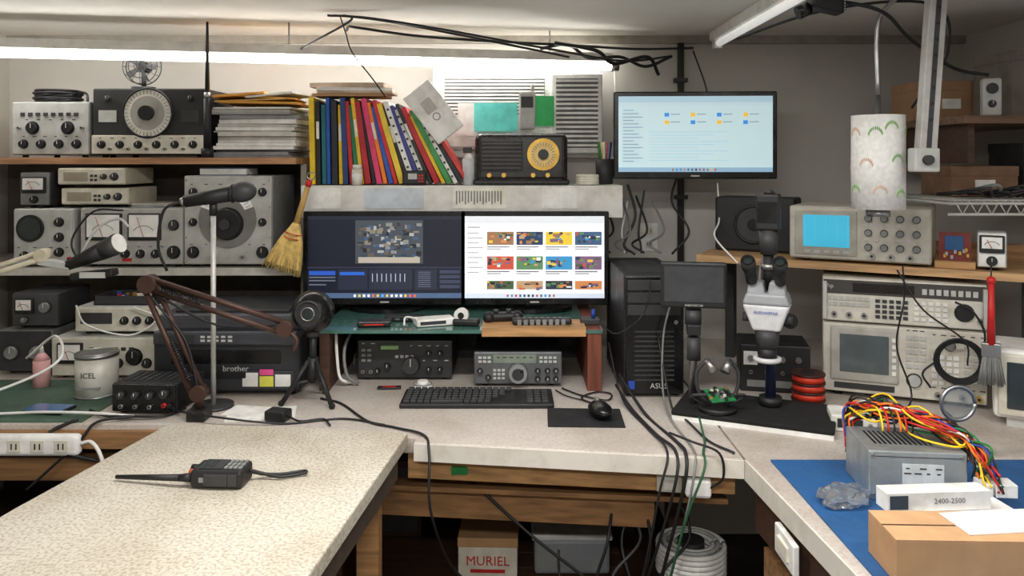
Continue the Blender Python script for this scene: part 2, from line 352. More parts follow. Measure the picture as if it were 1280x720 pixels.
r.box(-w_/2,w_/2,.01,.27,.01,h_,BLK,.003); r.box(-w_/2,w_/2,-.004,.012,.01,h_,mat((100,103,105),.4,.3),.004)
r.box(-.075,.055,-.006,-.003,.074,.100,mat((124,134,120),.2)); r.marks(-.06,.04,.09,6,y=-.0062,m=BLK)
r.cyl((0,-.004,.045),(0,-.03,.045),.030,SIL,.027,n=32); r.cyl((0,-.03,.045),(0,-.031,.045),.018,DG,n=24); r.sph((.012,-.031,.055),.005,BLK)
for x,z in((-.115,.05),(-.09,.03),(.06,.05),(.09,.05),(.115,.05),(.06,.025),(.09,.025),(.115,.025)): r.knob(x,z,.008,DG,-.004)
r.grid(-.12,.075,3,2,.014,.012,.010,.007,LG,y=-.004); r.grid(.065,.075,4,2,.014,.012,.010,.007,LG,y=-.004); r.grid(-.075,.025,3,3,.013,.012,.009,.007,LG,y=-.004)
r.cyl((-.1,.03,0),(-.1,.03,.012),.012,RUB); r.cyl((.1,.03,0),(.1,.03,.012),.012,RUB)
r.done((.018,2.43,.76))

# keyboard, mouse
k=O('keyboard'); k.box(-.215,.215,0,.15,0,.014,BLK,.004)
for row in range(6):
    n=[16,15,15,14,13,9][row]; x=-.205
    for i in range(n):
        wk=.0165 if not(row==5 and i==4) else .09
        k.box(x,x+wk,.125-row*.023,.143-row*.023,.013,.021,DG,.0015); x+=wk+.0025
        if x>.12: break
for i in range(3):
    for j in range(5): k.box(.14+.021*i,.158+.021*i,.01+.023*j,.028+.023*j,.013,.021,DG,.0015)
k.done((-.098,2.215,.76))
O('mouse_pad').prism([(-.1,-.075),(.1,-.075),(.1,.075),(-.1,.075)],0,.004,mat((24,24,27),.8),bev=.0015).done((.195,2.135,.76),-2)
m=O('computer_mouse'); m.sph((0,0,.012),.05,BLKG,(.6,1,.42)); m.cyl((-.004,.026,.031),(.004,.026,.031),.008,GR,n=12)
m.box(-.001,.001,.0,.047,.02,.032,GR); m.done((.235,2.13,.773),15)

# PC tower
p=O('computer_tower'); w_=.175; h_=.355
p.box(0,w_,0,.42,.008,h_,BLK,.004); p.box(.004,w_-.004,-.008,0,.012,h_-.002,BLKG,.003)
for i in range(3): p.box(.01,w_-.01,-.010,-.007,.24+.036*i,.27+.036*i,DG,.001)
for i in range(11): p.box(.03,w_-.03,-.0095,-.0075,.05+.014*i,.055+.014*i,DG)
p.text('ASUS',.022,(.10,-.0105,.035),LG); p.box(.012,.03,-.0105,-.008,.026,.05,BLU)
p.cyl((.15,-.008,.22),(.15,-.012,.22),.006,STEEL)
for i in range(8): p.box(.03,.145,.08+.035*i,.095+.035*i,h_-.001,h_+.001,DG)
for x in(.02,.155): 
    for y in(.03,.38): p.cyl((x,y,0),(x,y,.01),.012,RUB)
p.done((.325,2.325,.76))

# ---------------------------------------------------------------- left shelf instruments
def chassis(name,w,h,dp,body,panel,feet=True):
    o=O(name); z=.008 if feet else 0
    o.box(-w/2,w/2,.004,dp,z,h,body,.004); o.box(-w/2+.003,w/2-.003,-.002,.006,z+.003,h-.003,panel,.002)
    for x in(-w/2+.03,w/2-.03): 
        for y in(.03,dp-.03): o.cyl((x,y,0),(x,y,z+.002),.01,RUB,n=10)
    return o
o=chassis('frequency_counter',.265,.19,.25,GR,LG)
for x in(-.09,-.03,.03,.09): o.knob(x,.045,.014,BLK,-.002)
for x in(-.06,.06): o.knob(x,.10,.02,BLK,-.002)
o.marks(-.09,.09,.07,6); o.marks(-.08,.08,.127,5,seed=3)
o.grid(-.1,.14,8,1,.026,.02,.014,.012,DG,y=-.002); o.jack(-.105,.1); o.jack(.11,.1); o.done((-1.57,2.72,1.459))
o=chassis('signal_generator',.385,.235,.28,BLK,mat((38,38,38),.5))
o.box(-.19,.19,-.012,0,.012,.075,CREAM,.002)
for i in range(6): o.knob(-.155+.062*i,.043,.012,BLK,-.012)
for i in range(5): o.jack(-.125+.062*i,.028,.005,-.012)
o.marks(-.16,.16,.064,9,y=-.0125)
o.cyl((0,0,.15),(0,-.012,.15),.082,mat((222,219,208),.4),n=48); o.cyl((0,-.012,.15),(0,-.014,.15),.058,mat((160,158,150),.4),n=40); 
o.cyl((0,-.014,.15),(0,-.03,.15),.025,BLK,n=24); o.ring((0,-.012,.15),.083,.004,BLK,n=48)
for i in range(36):
    a=i*math.pi/18; o.tube([(.064*math.cos(a),-.0135,.15+.064*math.sin(a)),(.078*math.cos(a),-.0135,.15+.078*math.sin(a))],.0008,BLK,n=4,spl=False)
o.box(-.17,-.11,-.004,0,.12,.16,LG); o.box(.11,.17,-.004,0,.12,.16,DG); o.knob(-.14,.20,.01,DG,-.002); o.knob(.14,.20,.01,DG,-.002)
o.done((-1.235,2.72,1.459))
def paper_stack(name,loc,w,dp,h,cols,seed,rz=0):
    rn=random.Random(seed); o=O(name); z=0
    while z<h:
        t=rn.uniform(.004,.016); c=rn.choice(cols); dx=rn.uniform(-.016,.016); dy=rn.uniform(-.02,.01); a=rn.uniform(-5,5)
        o.box(-w/2+dx,w/2+dx,dy,dp+dy,z,z+t,c,0,(0,0,a)); z+=t+.0008
    return o.done(loc,rz)
paper_stack('paper_stack',(-.885,2.75,1.459),.27,.24,.17,[PAP,PAP,WH,mat((200,198,190),.8),mat((150,150,152),.8),mat((90,90,92),.8)],3)
o=O('manila_envelope'); o.box(-.13,.14,0,.22,0,.008,MAN,0,(0,1,3)); o.box(-.14,.11,.01,.23,.010,.016,mat((235,190,110),.8),0,(0,-2,-5)); o.box(-.10,.13,.0,.2,.02,.026,MAN,0,(0,3,4)); o.box(-.15,.02,-.02,.18,.026,.034,mat((236,170,80),.8),0,(0,-5,8)); o.box(-.02,.15,-.02,.18,.026,.032,PAP,0,(0,-5,-8)); o.done((-.88,2.74,1.644))
o=O('whip_antenna'); o.cyl((0,0,0),(0,0,.03),.02,BLK); o.cyl((0,0,.03),(0,0,.2),.013,BLK); o.cyl((0,0,.2),(0,0,.22),.011,STEEL); o.cyl((0,0,.22),(0,0,.46),.008,BLK,.004); o.done((-1.035,2.715,1.459))
o=O('desk_fan'); o.cyl((0,0,0),(0,0,.01),.04,BLK); o.cyl((0,0,.01),(0,0,.05),.008,BLK); o.cyl((0,-.02,.08),(0,.03,.08),.018,BLK)
for i in range(5):
    a=i*72; p=[(.01,-.004),(.05,-.012),(.055,.012),(.012,.006)]
    q=[(math.cos(R(a))*x-math.sin(R(a))*y,.08+math.sin(R(a))*x+math.cos(R(a))*y) for x,y in p]; o.prism(q,-.022,-.02,DG,'y')
for rr in(.02,.04,.06): o.ring((0,-.03,.08),rr,.0015,BLK)
o.ring((0,.0,.08),.062,.002,BLK)
for i in range(12): a=R(30*i); o.tube([(0,-.033,.08),(.06*math.cos(a),-.028,.08+.06*math.sin(a)),(.062*math.cos(a),0,.08+.062*math.sin(a))],.001,BLK,n=4,spl=False)
o.done((-1.29,2.80,1.695))
o=O('coaxial_cable_coil')
for k in range(5): o.ring((0,0,.006+.009*k),.07+.006*(k%2),.0045,BLK,'z')
o.tube([(.07,0,.04),(.12,-.04,.03),(.13,-.05,.0)],.0045,BLK); o.done((-1.60,2.82,1.650))

o=chassis('oscilloscope',.2,.195,.25,LG,LG)
o.cyl((-.04,-.002,.13),(-.04,-.01,.13),.045,BLK,n=32); o.cyl((-.04,-.01,.13),(-.04,-.012,.13),.037,CRTG,n=32)
for z in(.05,.1,.15): o.knob(.055,z,.014,BLK,-.002)
o.knob(-.06,.04,.012,BLK,-.002); o.knob(-.01,.04,.012,BLK,-.002); o.jack(.09,.03,m=RED); o.marks(-.08,.08,.065,4); o.done((-1.56,2.66,1.093))
o=chassis('voltmeter',.345,.198,.25,GR,mat((172,171,166),.5))
o.meter(-.15,-.03,.09,.18,-.002); o.meter(-.01,.1,.09,.18,-.002)
for x in(-.13,-.08,-.02,.03,.08): o.knob(x,.045,.013,BLK,-.002)
o.knob(.14,.05,.02,BLK,-.002); o.knob(.14,.14,.016,DG,-.002); o.box(-.03,.0,-.004,-.002,.02,.03,RED); o.marks(-.13,.14,.068,8); o.done((-1.265,2.66,1.093))
o=chassis('vhf_receiver',.295,.305,.27,GR,mat((182,182,178),.45,.2))
o.cyl((0,-.002,.16),(0,-.008,.16),.095,mat((128,127,123),.4,.3),n=40); o.cyl((0,-.008,.145),(0,-.03,.145),.055,BLK,.048,n=32); o.cyl((0,-.03,.145),(0,-.04,.145),.018,DG)
o.prism([(.092*math.cos(R(a)),.17+.092*math.sin(R(a))) for a in range(20,161,10)]+[(.062*math.cos(R(a)),.17+.062*math.sin(R(a))) for a in range(160,19,-10)],-.012,-.008,PAP,'y')
for a in range(25,160,9): o.tube([(.07*math.cos(R(a)),-.0125,.17+.07*math.sin(R(a))),(.088*math.cos(R(a)),-.0125,.17+.088*math.sin(R(a)))],.0009,BLK,n=4,spl=False)
for x in(-.115,.115): o.knob(x,.25,.013,BLK,-.002); o.knob(x,.05,.018,BLK,-.002)
o.knob(-.115,.15,.012,BLK,-.002); o.knob(.115,.15,.012,BLK,-.002); o.jack(-.05,.035); o.jack(.05,.035); o.marks(-.12,.12,.275,6); o.marks(-.12,.12,.075,6,seed=4)
for x in(-.14,.14):
    for z in(.02,.10,.2,.29): o.cyl((x,-.002,z),(x,-.006,z),.004,STEEL,n=8)
o.done((-.945,2.66,1.093))
for i,z in enumerate((1.292,1.359)):
    o=chassis('power_supply'+('' if i==0 else '.001'),.225,.064,.22,BEI,CREAM); o.knob(.08,.035,.012,DG,-.002); o.knob(.045,.035,.009,DG,-.002); o.box(-.09,-.01,-.004,-.002,.02,.05,mat((160,150,130),.5)); o.grid(.0,.02,2,2,.014,.014,.008,.008,DG,y=-.002); o.done((-1.40-.012*i,2.68,z))
o=chassis('panel_meter',.1,.12,.15,DG,GR); o.meter(-.04,.04,.05,.105,-.002); o.knob(0,.028,.012,BLK,-.002); o.done((-1.60,2.68,1.289))
o=O('notebook'); o.box(-.08,.08,0,.12,0,.022,PAP,.001); o.box(-.082,.08,-.002,.122,.022,.025,mat((70,90,120),.7)); o.box(-.082,.08,-.002,.122,-.0,.002,mat((70,90,120),.7))
o.done((-.99,2.74,1.398))
o=O('loose_papers')
for i in range(6): o.box(-.07+random.uniform(-.02,.02),.07+random.uniform(-.02,.02),0,.16,.001+.002*i,.002+.002*i,[PAP,WH,CREAM][i%3],0,(0,0,random.uniform(-14,14)))
o.done((-1.23,2.70,1.291))
# tier 3
o=chassis('cb_radio',.28,.088,.2,LG,CREAM); o.box(-.12,-.02,-.004,-.002,.035,.07,DG)
for x in(.02,.06,.1): o.knob(x,.045,.012,BLK,-.002)
o.done((-1.255,2.55,.893))
o=chassis('receiver',.345,.13,.24,LG,CREAM); o.meter(-.15,-.07,.05,.115,-.002)
for x in(-.04,.0,.04,.13): o.knob(x,.05,.014,DG,-.002)
o.grid(-.05,.09,6,1,.025,.02,.014,.01,DG,y=-.002); o.knob(.09,.07,.024,BLK,-.002); o.done((-1.28,2.52,.76))
o=chassis('antenna_tuner',.15,.115,.2,DG,mat((70,70,72),.5)); o.meter(-.06,.0,.05,.1,-.002); o.knob(.035,.07,.018,GR,-.002); o.knob(-.03,.03,.01,GR,-.002); o.done((-1.54,2.58,.905))
o=chassis('antenna_tuner.001',.17,.14,.2,GR,DG); o.knob(-.04,.07,.022,GR,-.002); o.knob(.04,.07,.022,GR,-.002); o.done((-1.56,2.56,.764))
o=O('parts_tray'); o.box(-.1,.1,0,.12,0,.003,DG); 
for x in(-.1,.097): o.box(x,x+.003,0,.12,0,.03,DG)
for y in(0,.117): o.box(-.1,.1,y,y+.003,0,.03,DG)
for i in range(24): x=random.uniform(-.085,.08); y=random.uniform(.01,.1); o.box(x,x+.014,y,y+.01,.003,.02+random.random()*.014,random.choice([STEEL,BRASS,BLK,CREAM,RED,BLU,PAP]),.001,(0,0,random.uniform(0,90)))
o.done((-1.25,2.58,.981))

# printer
p=O('laser_printer'); PB=mat((40,42,46),.4); PB2=mat((60,62,68),.35)
p.box(-.215,.215,0,.36,.01,.185,PB,.012); p.box(-.21,.21,.015,.355,.185,.235,PB2,.012)
p.box(-.21,.21,-.012,.02,.15,.19,PB2,.006); p.box(-.2,.2,-.006,.0,.02,.075,mat((50,52,56),.5),.004); p.box(-.06,.06,-.012,-.004,.055,.075,BLK,.002)
p.box(-.16,.16,-.003,.01,.095,.135,BLKG,.003); p.box(-.17,.17,.05,.3,.235,.243,PB,.003)
p.box(-.19,-.09,-.014,-.010,.16,.18,CRTG); p.grid(-.07,.162,5,2,.02,.011,.012,.006,LG,y=-.012,d=.002)
p.text('brother',.024,(.03,-.008,.082),LG); p.box(.1,.14,-.0075,-.006,.03,.06,mat((230,225,90),.6)); p.box(.145,.19,-.0075,-.006,.03,.065,PAP); p.box(.1,.14,-.0075,-.006,.063,.08,mat((220,80,140),.6)); p.box(.05,.095,-.0075,-.006,.03,.07,PAP)
for x in(-.18,.18): p.cyl((x,.03,0),(x,.03,.012),.015,RUB); p.cyl((x,.33,0),(x,.33,.012),.015,RUB)
p.done((-.835,2.335,.76))
p=O('power_supply_unit'); p.box(-.09,.09,.005,.14,.008,.085,BLK,.004); p.box(-.088,.088,-.002,.006,.01,.083,BLKG,.002)
for x in(-.06,-.02,.02): p.knob(x,.055,.010,DG,-.002); p.jack(x,.025)
p.jack(.06,.03,m=RED); p.jack(.075,.03,m=BLK); p.knob(.06,.06,.012,DG,-.002)
for i in range(7): p.box(-.07+.02*i,-.062+.02*i,.03,.12,.085,.087,DG)
for x in(-.07,.07): p.cyl((x,.03,0),(x,.03,.01),.01,RUB); p.cyl((x,.12,0),(x,.12,.01),.01,RUB)
p.done((-.995,2.16,.76),-4)
c=O('solder_can'); c.cyl((0,0,0),(0,0,.115),.058,mat((205,203,193),.4,.1),n=36); c.cyl((0,0,.115),(0,0,.125),.06,STEEL,n=36); c.ring((0,0,.004),.058,.003,STEEL,'z'); c.ring((0,0,.125),.05,.003,STEEL,'z'); c.text('ICEL',.022,(0,-.0595,.07),DG); c.box(-.03,.03,-.0592,-.05,.03,.036,GR); c.done((-1.215,2.34,.763),5)
m=O('smartphone'); m.box(-.06,.06,-.035,.035,0,.009,BLK,.004); m.box(-.055,.055,-.031,.031,.009,.0095,mat((60,95,130),.1,emit=.2)); m.done((-1.27,2.19,.763),-6)
b=O('glue_bottle'); b.cyl((0,0,0),(0,0,.08),.024,mat((225,170,170),.4)); b.cyl((0,0,.08),(0,0,.1),.024,mat((225,170,170),.4),.01); b.cyl((0,0,.1),(0,0,.125),.008,PAP,.003); b.done((-1.43,2.43,.763))
s=O('power_strip'); s.box(0,.27,0,.03,0,.055,WH,.012,seg=4)
for i in range(4):
    x=.03+.06*i; s.box(x,x+.035,-.002,.001,.012,.043,CREAM,.002); s.box(x+.01,x+.013,-.003,0,.02,.035,BLK); s.box(x+.022,x+.025,-.003,0,.02,.035,BLK)
s.tube([(.27,.015,.03),(.30,.01,.035),(.33,.0,.0),(.34,.02,-.1),(.34,.03,-.2)],.005,WH); s.done((-1.38,2.043,.69))

# ---------------------------------------------------------------- microphone, boom, webcam
m=O('microphone')
m.cyl((0,0,0),(0,0,.008),.055,DG,n=32); m.cyl((0,0,.008),(0,0,.545),.007,mat((200,199,195),.4,.3)); m.cyl((0,0,.535),(0,0,.575),.011,BLK)
m.cyl((-.075,-.01,.575),(.06,-.01,.597),.017,BLK,.022); m.sph((.085,-.01,.601),.029,DG,(1.35,1,1),rot=(0,-9,0)); m.cyl((-.085,-.01,.573),(-.075,-.01,.575),.012,STEEL)
m.ring((.058,-.01,.597),.023,.004,BLK,'x'); m.tube([(-.085,-.01,.573),(-.13,-.02,.55),(-.15,-.01,.45),(-.13,.0,.38)],.004,BLK); m.done((-.835,2.235,.76))
BR=mat((74,52,45),.4,.4)
b=O('boom_arm')
b.box(-.025,.025,-.03,.03,0,.03,BLK,.004); b.cyl((0,0,.03),(0,0,.07),.012,BR)
B0=Vector((0,0,.06)); B1=Vector((-.135,0,.36)); B2=Vector((.235,-.02,.245))
for dx in(-.015,.015):
    o_=Vector((dx,dx*.4,0)); b.tube([B0+o_,B1+o_],.008,BR,spl=False,n=8)
for dz in(-.015,.015):
    o_=Vector((0,0,dz)); b.tube([B1+o_,B2+o_],.008,BR,spl=False,n=8)
b.cyl(B1+Vector((0,-.02,0)),B1+Vector((0,.02,0)),.024,BR); b.cyl(B2+Vector((0,-.018,0)),B2+Vector((0,.018,0)),.02,BR); b.cyl(B0+Vector((0,-.018,.01)),B0+Vector((0,.018,.01)),.021,BR)
def spring(o,a,bb,r,turns,m):
    a=Vector(a);bb=Vector(bb); d=(bb-a); u=d.orthogonal().normalized(); v=d.normalized().cross(u)
    o.tube([a+d*(i/(turns*8))+(u*math.cos(i*math.pi/4)+v*math.sin(i*math.pi/4))*r for i in range(turns*8+1)],.0013,m,n=4,spl=False)
spring(b,B0.lerp(B1,.15)+Vector((.0,-.014,0)),B0.lerp(B1,.5)+Vector((0,-.014,0)),.006,16,DSTEEL)
spring(b,B1.lerp(B2,.1)+Vector((.0,-.014,0)),B1.lerp(B2,.4)+Vector((0,-.014,0)),.006,16,DSTEEL)
b.tube([B2,B2+Vector((.03,0,-.03)),B2+Vector((.02,0,-.06))],.006,BR); b.tube([B2+Vector((0,0,.01)),B1.lerp(B2,.5)+Vector((0,0,-.05)),B1+Vector((.01,0,-.03)),B0.lerp(B1,.5)+Vector((.03,0,0)),B0],.0035,BLK)
b.done((-.833,2.13,.76))
wc=O('webcam'); c=(0,0,.26)
wc.sph(c,.060,BLKG,n=32); wc.cyl((0,-.045,.262),(0,-.058,.264),.036,BLK,n=32); wc.ring((0,-.057,.264),.034,.003,DG); wc.cyl((0,-.058,.264),(0,-.063,.264),.018,CRTG,n=24); wc.ring((0,-.062,.264),.018,.002,STEEL)
wc.cyl((0,0,.10),(0,0,.21),.010,BLK); wc.cyl((0,0,.06),(0,0,.13),.015,BLK); wc.cyl((0,0,.19),(0,0,.21),.018,DG)
for a in(80,200,320):
    x,y=math.cos(R(a)),math.sin(R(a)); wc.tube([(x*.012,y*.012,.12),(x*.085,y*.085,.008)],.007,BLK,spl=False,n=8); wc.sph((x*.087,y*.087,.008),.009,RUB,n=10); wc.tube([(0,0,.065),(x*.05,y*.05,.06)],.004,DG,spl=False)
wc.done((-.565,2.27,.76))
# desk lamp at left
l=O('desk_lamp'); AR=mat((210,202,178),.4)
l.box(-.04,.04,-.04,.04,0,.03,AR,.005); l.cyl((0,0,.03),(0,0,.08),.012,AR)
for q in(-.01,.01): l.tube([(q,0,.08),(-.08+q,0,.33)],.006,AR,spl=False,n=8); l.tube([(-.08,q,.33+q),(.20,q,.42+q)],.007,AR,spl=False,n=8)
l.cyl((-.08,-.02,.33),(-.08,.02,.33),.018,AR); l.cyl((.2,-.018,.42),(.2,.018,.42),.018,AR)
l.box(.19,.28,-.014,.014,.385,.405,LG,.003,(0,10,0))
l.cyl((.27,0,.39),(.38,-.02,.435),.014,BLK,.026,n=24); l.cyl((.38,-.02,.435),(.425,-.028,.455),.026,DG,.03,n=24); l.cyl((.425,-.028,.455),(.43,-.029,.457),.027,PAP)
l.box(.30,.42,-.05,-.01,.36,.38,BLK,.005,(0,-6,0)); l.box(.33,.40,-.052,-.048,.362,.378,LG)
l.tube([(.3,0,.41),(.34,.02,.49),(.40,.02,.52),(.44,.0,.50)],.004,LG); l.tube([(.3,0,.40),(.27,.02,.46),(.33,.02,.54),(.42,.01,.545)],.003,BLK)
l.done((-1.52,2.25,.763))
# whisk broom
b=O('whisk_broom'); ST=mat((222,192,118),.8,noise=.25,scale=60)
b.cyl((0,0,.0),(0,0,.13),.011,mat((190,155,90),.6),.008); b.cyl((0,0,.13),(0,0,.15),.010,RED); b.ring((0,0,.165),.012,.002,STEEL)
for i in range(170):
    a=random.uniform(-1,1); y=random.uniform(-1,1)
    b.tube([(a*.008,y*.006,0),(a*.034,y*.014,-.05),(a*.062+random.uniform(-.004,.004),y*.018,-.15+random.uniform(-.012,.01))],.0018,ST,n=4,sub=2)
b.prism([(-.010,.005),(.010,.005),(.032,-.05),(.054,-.14),(-.054,-.14),(-.032,-.05)],-.012,.012,ST,'y')
for z in(-.03,-.045): b.ring((0,0,z),.026,.0018,RED,'z')
b.done((-.702,2.60,1.24),0,0,17)

# ---------------------------------------------------------------- book shelf contents
bk=O('binder_row'); cols=[(235,200,40),(30,30,35),(20,110,120),(25,80,170),(30,30,40),(240,200,30),(30,60,120),(200,40,40),(20,130,90),(235,190,40),(180,30,50),(30,30,35),(220,60,110),(240,130,30),(40,90,190),(210,40,40),(235,205,60),(30,30,30),(235,235,230),(60,60,140),(240,240,235),(30,30,30),(190,30,40),(240,200,40),(60,150,80),(240,240,235),(40,40,50),(200,60,50)]
x=-.70
for i,cc in enumerate(cols):
    ang=-1-max(0,i-5)*1.4
    t=[.020,.016,.018,.014,.022,.015][i%6]; h=.30-.012*(i%3)-(.015 if i>22 else 0)
    m_=mat(cc,.45); a=R(ang)
    cx=x+t/2+math.sin(a)*h/2; cz=1.366+math.cos(a)*h/2+abs(math.sin(a))*t/2
    yb=2.765+.006*(i%3)
    bk.box(cx-t/2+.001,cx+t/2-.001,yb,2.94,cz-h/2,cz+h/2,m_,.0015,(0,ang,0))
    if i%4==1: 
        f_=.15*h; bk.box(cx+math.sin(a)*f_-t*.3,cx+math.sin(a)*f_+t*.3,yb-.001,yb+.01,cz+math.cos(a)*f_-.03,cz+math.cos(a)*f_+.03,PAP,0,(0,ang,0))
    if cc[0]>=235 and cc[2]>=230:
        for k in range(9):
            o_=-h*.4+k*h*.1; bk.cyl((cx+math.sin(a)*o_,2.764,cz+math.cos(a)*o_),(cx+math.sin(a)*o_,2.758,cz+math.cos(a)*o_),.004,BLK,n=8)
    x+=t/max(.8,math.cos(a))+.0017
bk.done()
paper_stack('paper_stack.001',(-.56,2.79,1.672),.26,.15,.045,[PAP,WH,CARD,mat((190,170,150),.8),RED],9)
o=O('tablet_box'); o.box(-.055,.055,0,.02,-.10,.10,WH,.004); o.box(-.02,.02,-.002,0,.0,.05,LG); o.ring((0,-.002,-.02),.012,.0015,GR); o.done((-.27,2.735,1.615),0,0,-38)
o=O('pill_bottle'); o.cyl((0,0,0),(0,0,.055),.018,CREAM); o.cyl((0,0,.055),(0,0,.07),.015,WH); o.cyl((0,0,.012),(0,0,.04),.0183,PAP); o.done((-.53,2.735,1.364))
o=O('label_maker'); o.box(-.04,.04,0,.025,0,.05,BLK,.006); o.box(-.02,.01,-.002,0,.02,.04,LG); o.grid(.015,.01,2,3,.01,.01,.007,.006,RED); o.done((-.335,2.732,1.364))
o=O('spray_bottle'); o.cyl((0,0,0),(0,0,.09),.022,mat((200,204,208),.3)); o.cyl((0,0,.09),(0,0,.11),.022,WH,.008); o.box(-.02,.01,-.008,.008,.11,.13,DG,.002); o.done((-.15,2.78,1.364))
o=O('masking_tape'); 
for k in range(4): o.ring((0,0,.006+.008*k),.034,.007,CREAM,'z')
o.done((.26,2.76,1.364))
o=O('pen_cup'); o.cyl((0,0,0),(0,0,.09),.03,DG,.033); 
for i in range(7): a=i*.9; o.cyl((.012*math.cos(a),.012*math.sin(a),.05),(.024*math.cos(a),.024*math.sin(a),.15),.004,[BLU,RED,YEL,BLK,GRN,PAP,GR][i],n=8)
o.done((.33,2.85,1.364))
# vintage radio
r=O('vintage_radio'); BK=mat((20,17,17),.22,noise=.2,coat=.4)
r.box(-.16,.16,0,.17,.006,.178,BK,.022,seg=4); r.box(-.165,.165,-.006,.175,0,.02,BK,.006)
for i in range(7): r.box(-.135,.0,-.004,.004,.055+.014*i,.062+.014*i,mat((44,36,32),.3))
r.box(-.14,.005,-.001,.005,.045,.15,mat((14,12,12),.5)); r.cyl((.075,.004,.105),(.075,-.008,.105),.055,BRASS,n=40); r.cyl((.075,-.008,.105),(.075,-.010,.105),.044,mat((240,205,130),.4),n=40); r.cyl((.075,-.01,.105),(.075,-.022,.105),.018,BK,n=24)
for i in range(24):
    a=i*math.pi/12; r.tube([(.075+.03*math.cos(a),-.0105,.105+.03*math.sin(a)),(.075+.041*math.cos(a),-.0105,.105+.041*math.sin(a))],.0009,BLK,n=4,spl=False)
for x in(-.11,-.06,.04,.09): r.knob(x,.034,.009,BRASS,-.001,mark=False)
r.done((.032,2.745,1.364))
# AC unit
a=O('window_air_conditioner'); AW=mat((232,231,226),.5); AD=mat((110,112,112),.6)
a.box(-.30,.33,3.02,3.099,1.46,1.80,AW,.006); a.box(-.27,.30,2.98,3.03,1.49,1.775,AW,.01); a.box(.145,.335,2.955,2.99,1.475,1.77,WH,.006)
a.box(.163,.318,2.9535,2.956,1.495,1.752,AD)
for i in range(15): a.box(.163,.318,2.944,2.954,1.50+.017*i,1.508+.017*i,WH)
a.box(-.252,.122,2.978,2.981,1.62,1.765,AD)
for i in range(11): a.box(-.25,.12,2.972,2.979,1.625+.0128*i,1.632+.0128*i,WH)
a.box(-.24,.1,2.972,2.981,1.5,1.6,WH); a.grid(.02,1.53,3,1,.03,.02,.02,.012,DG,y=2.973)
a.done()
o=O('sticky_papers'); o.box(-.14,.02,2.945,2.948,1.555,1.66,mat((110,225,215),.7)); o.box(.08,.155,2.94,2.943,1.575,1.685,mat((70,190,110),.7)); o.box(-.2,-.13,2.95,2.952,1.54,1.66,PAP); o.done()
o=O('handset'); o.box(-.03,.03,0,.03,0,.14,LG,.008); o.box(-.022,.022,-.003,0,.08,.12,DG); o.cyl((.02,.015,.14),(.02,.015,.165),.006,LG); o.done((.055,2.90,1.56))

o=O('wall_outlet'); o.box(-.035,.035,0,.006,-.055,.055,WH,.003)
for z in(-.025,.025): o.box(-.015,.015,-.003,0,z-.014,z+.014,CREAM,.003); o.box(-.008,-.005,-.004,-.002,z-.006,z+.006,BLK); o.box(.005,.008,-.004,-.002,z-.006,z+.006,BLK)
o.done((.53,3.093,1.15))
o=O('speaker'); o.box(-.13,.13,0,.12,0,.18,BLK,.008); o.cyl((0,0,.09),(0,-.004,.09),.06,DG,n=32); o.ring((0,-.004,.09),.06,.005,BLK); o.cyl((0,-.004,.09),(0,-.008,.09),.02,BLKG); o.done((.80,2.645,1.146),-30)
o=O('equipment_box'); o.box(-.1,.1,0,.16,0,.14,BLK,.004)
for i in range(4): o.cyl((-.07+.045*i,0,.1),(-.07+.045*i,-.01,.1),.009,STEEL); o.jack(-.07+.045*i,.06)
o.box(-.08,.08,-.002,0,.015,.035,GR); o.box(-.09,-.05,-.002,0,.08,.12,PAP); o.done((.78,2.37,.76),-12)

# digital scope
o=O('digital_oscilloscope'); W_=.385; SC=mat((200,195,182),.5)
o.box(-W_/2,W_/2,.005,.32,.006,.165,SC,.006); o.box(-W_/2+.003,W_/2-.003,-.004,.006,.01,.162,mat((188,184,172),.5),.004)
o.box(-.175,.0,-.008,-.003,.02,.152,mat((166,162,150),.5),.004); o.box(-.15,-.02,-.010,-.007,.045,.14,E((62,168,200),.55))
for i in range(5): o.tube([(-.145+.03*i,-.0105,.05),(-.145+.03*i,-.0105,.135)],.0004,E((90,185,212),.55),n=4,spl=False)
o.grid(-.145,.027,5,1,.027,.01,.016,.008,LG,y=-.007)
for i in range(4):
    for j in range(3):
        o.knob(.03+.042*i,.05+.042*j,.0095,GR,-.004,mark=False)
o.grid(.018,.068,6,2,.028,.042,.012,.006,LG,y=-.004)
for i in range(3): o.jack(.04+.05*i,.025,.008,-.004)
for x in(-.15,.15): o.cyl((x,.03,0),(x,.03,.01),.012,RUB); o.cyl((x,.28,0),(x,.28,.01),.012,RUB)
o.done((1.013,2.345,1.146),-30)
HC=mat((190,185,171),.5); HP=mat((204,199,187),.5)
o=O('spectrum_analyzer'); W_=.425
o.box(-W_/2,W_/2,.008,.38,.012,.215,HC,.005); o.box(-W_/2+.002,W_/2-.002,-.004,.01,.014,.213,HP,.004)
o.box(-.19,-.01,-.012,-.003,.05,.205,mat((174,171,163),.5),.006); o.box(-.165,-.035,-.014,-.011,.075,.185,mat((88,96,98),.12),.003)
o.grid(-.027,.075,1,6,.02,.019,.010,.011,WH,y=-.011); o.grid(.01,.10,3,5,.018,.02,.013,.011,LG,y=-.004); o.grid(.075,.06,4,5,.018,.018,.013,.011,WH,y=-.004); o.grid(.155,.06,2,7,.02,.018,.014,.010,LG,y=-.004)
o.knob(.03,.065,.018,LG,-.004,mark=False); o.jack(.09,.03,.009); o.jack(.15,.03,.009); o.jack(.19,.03,.009,m=BRASS); o.box(-.18,-.02,-.006,-.003,.025,.042,DG); o.knob(.12,.17,.013,GR,-.004,mark=False)
o.marks(.015,.05,.205,3,y=-.0045); o.marks(.08,.2,.198,6,y=-.0045); o.marks(.08,.2,.05,6,y=-.0045,seed=5)
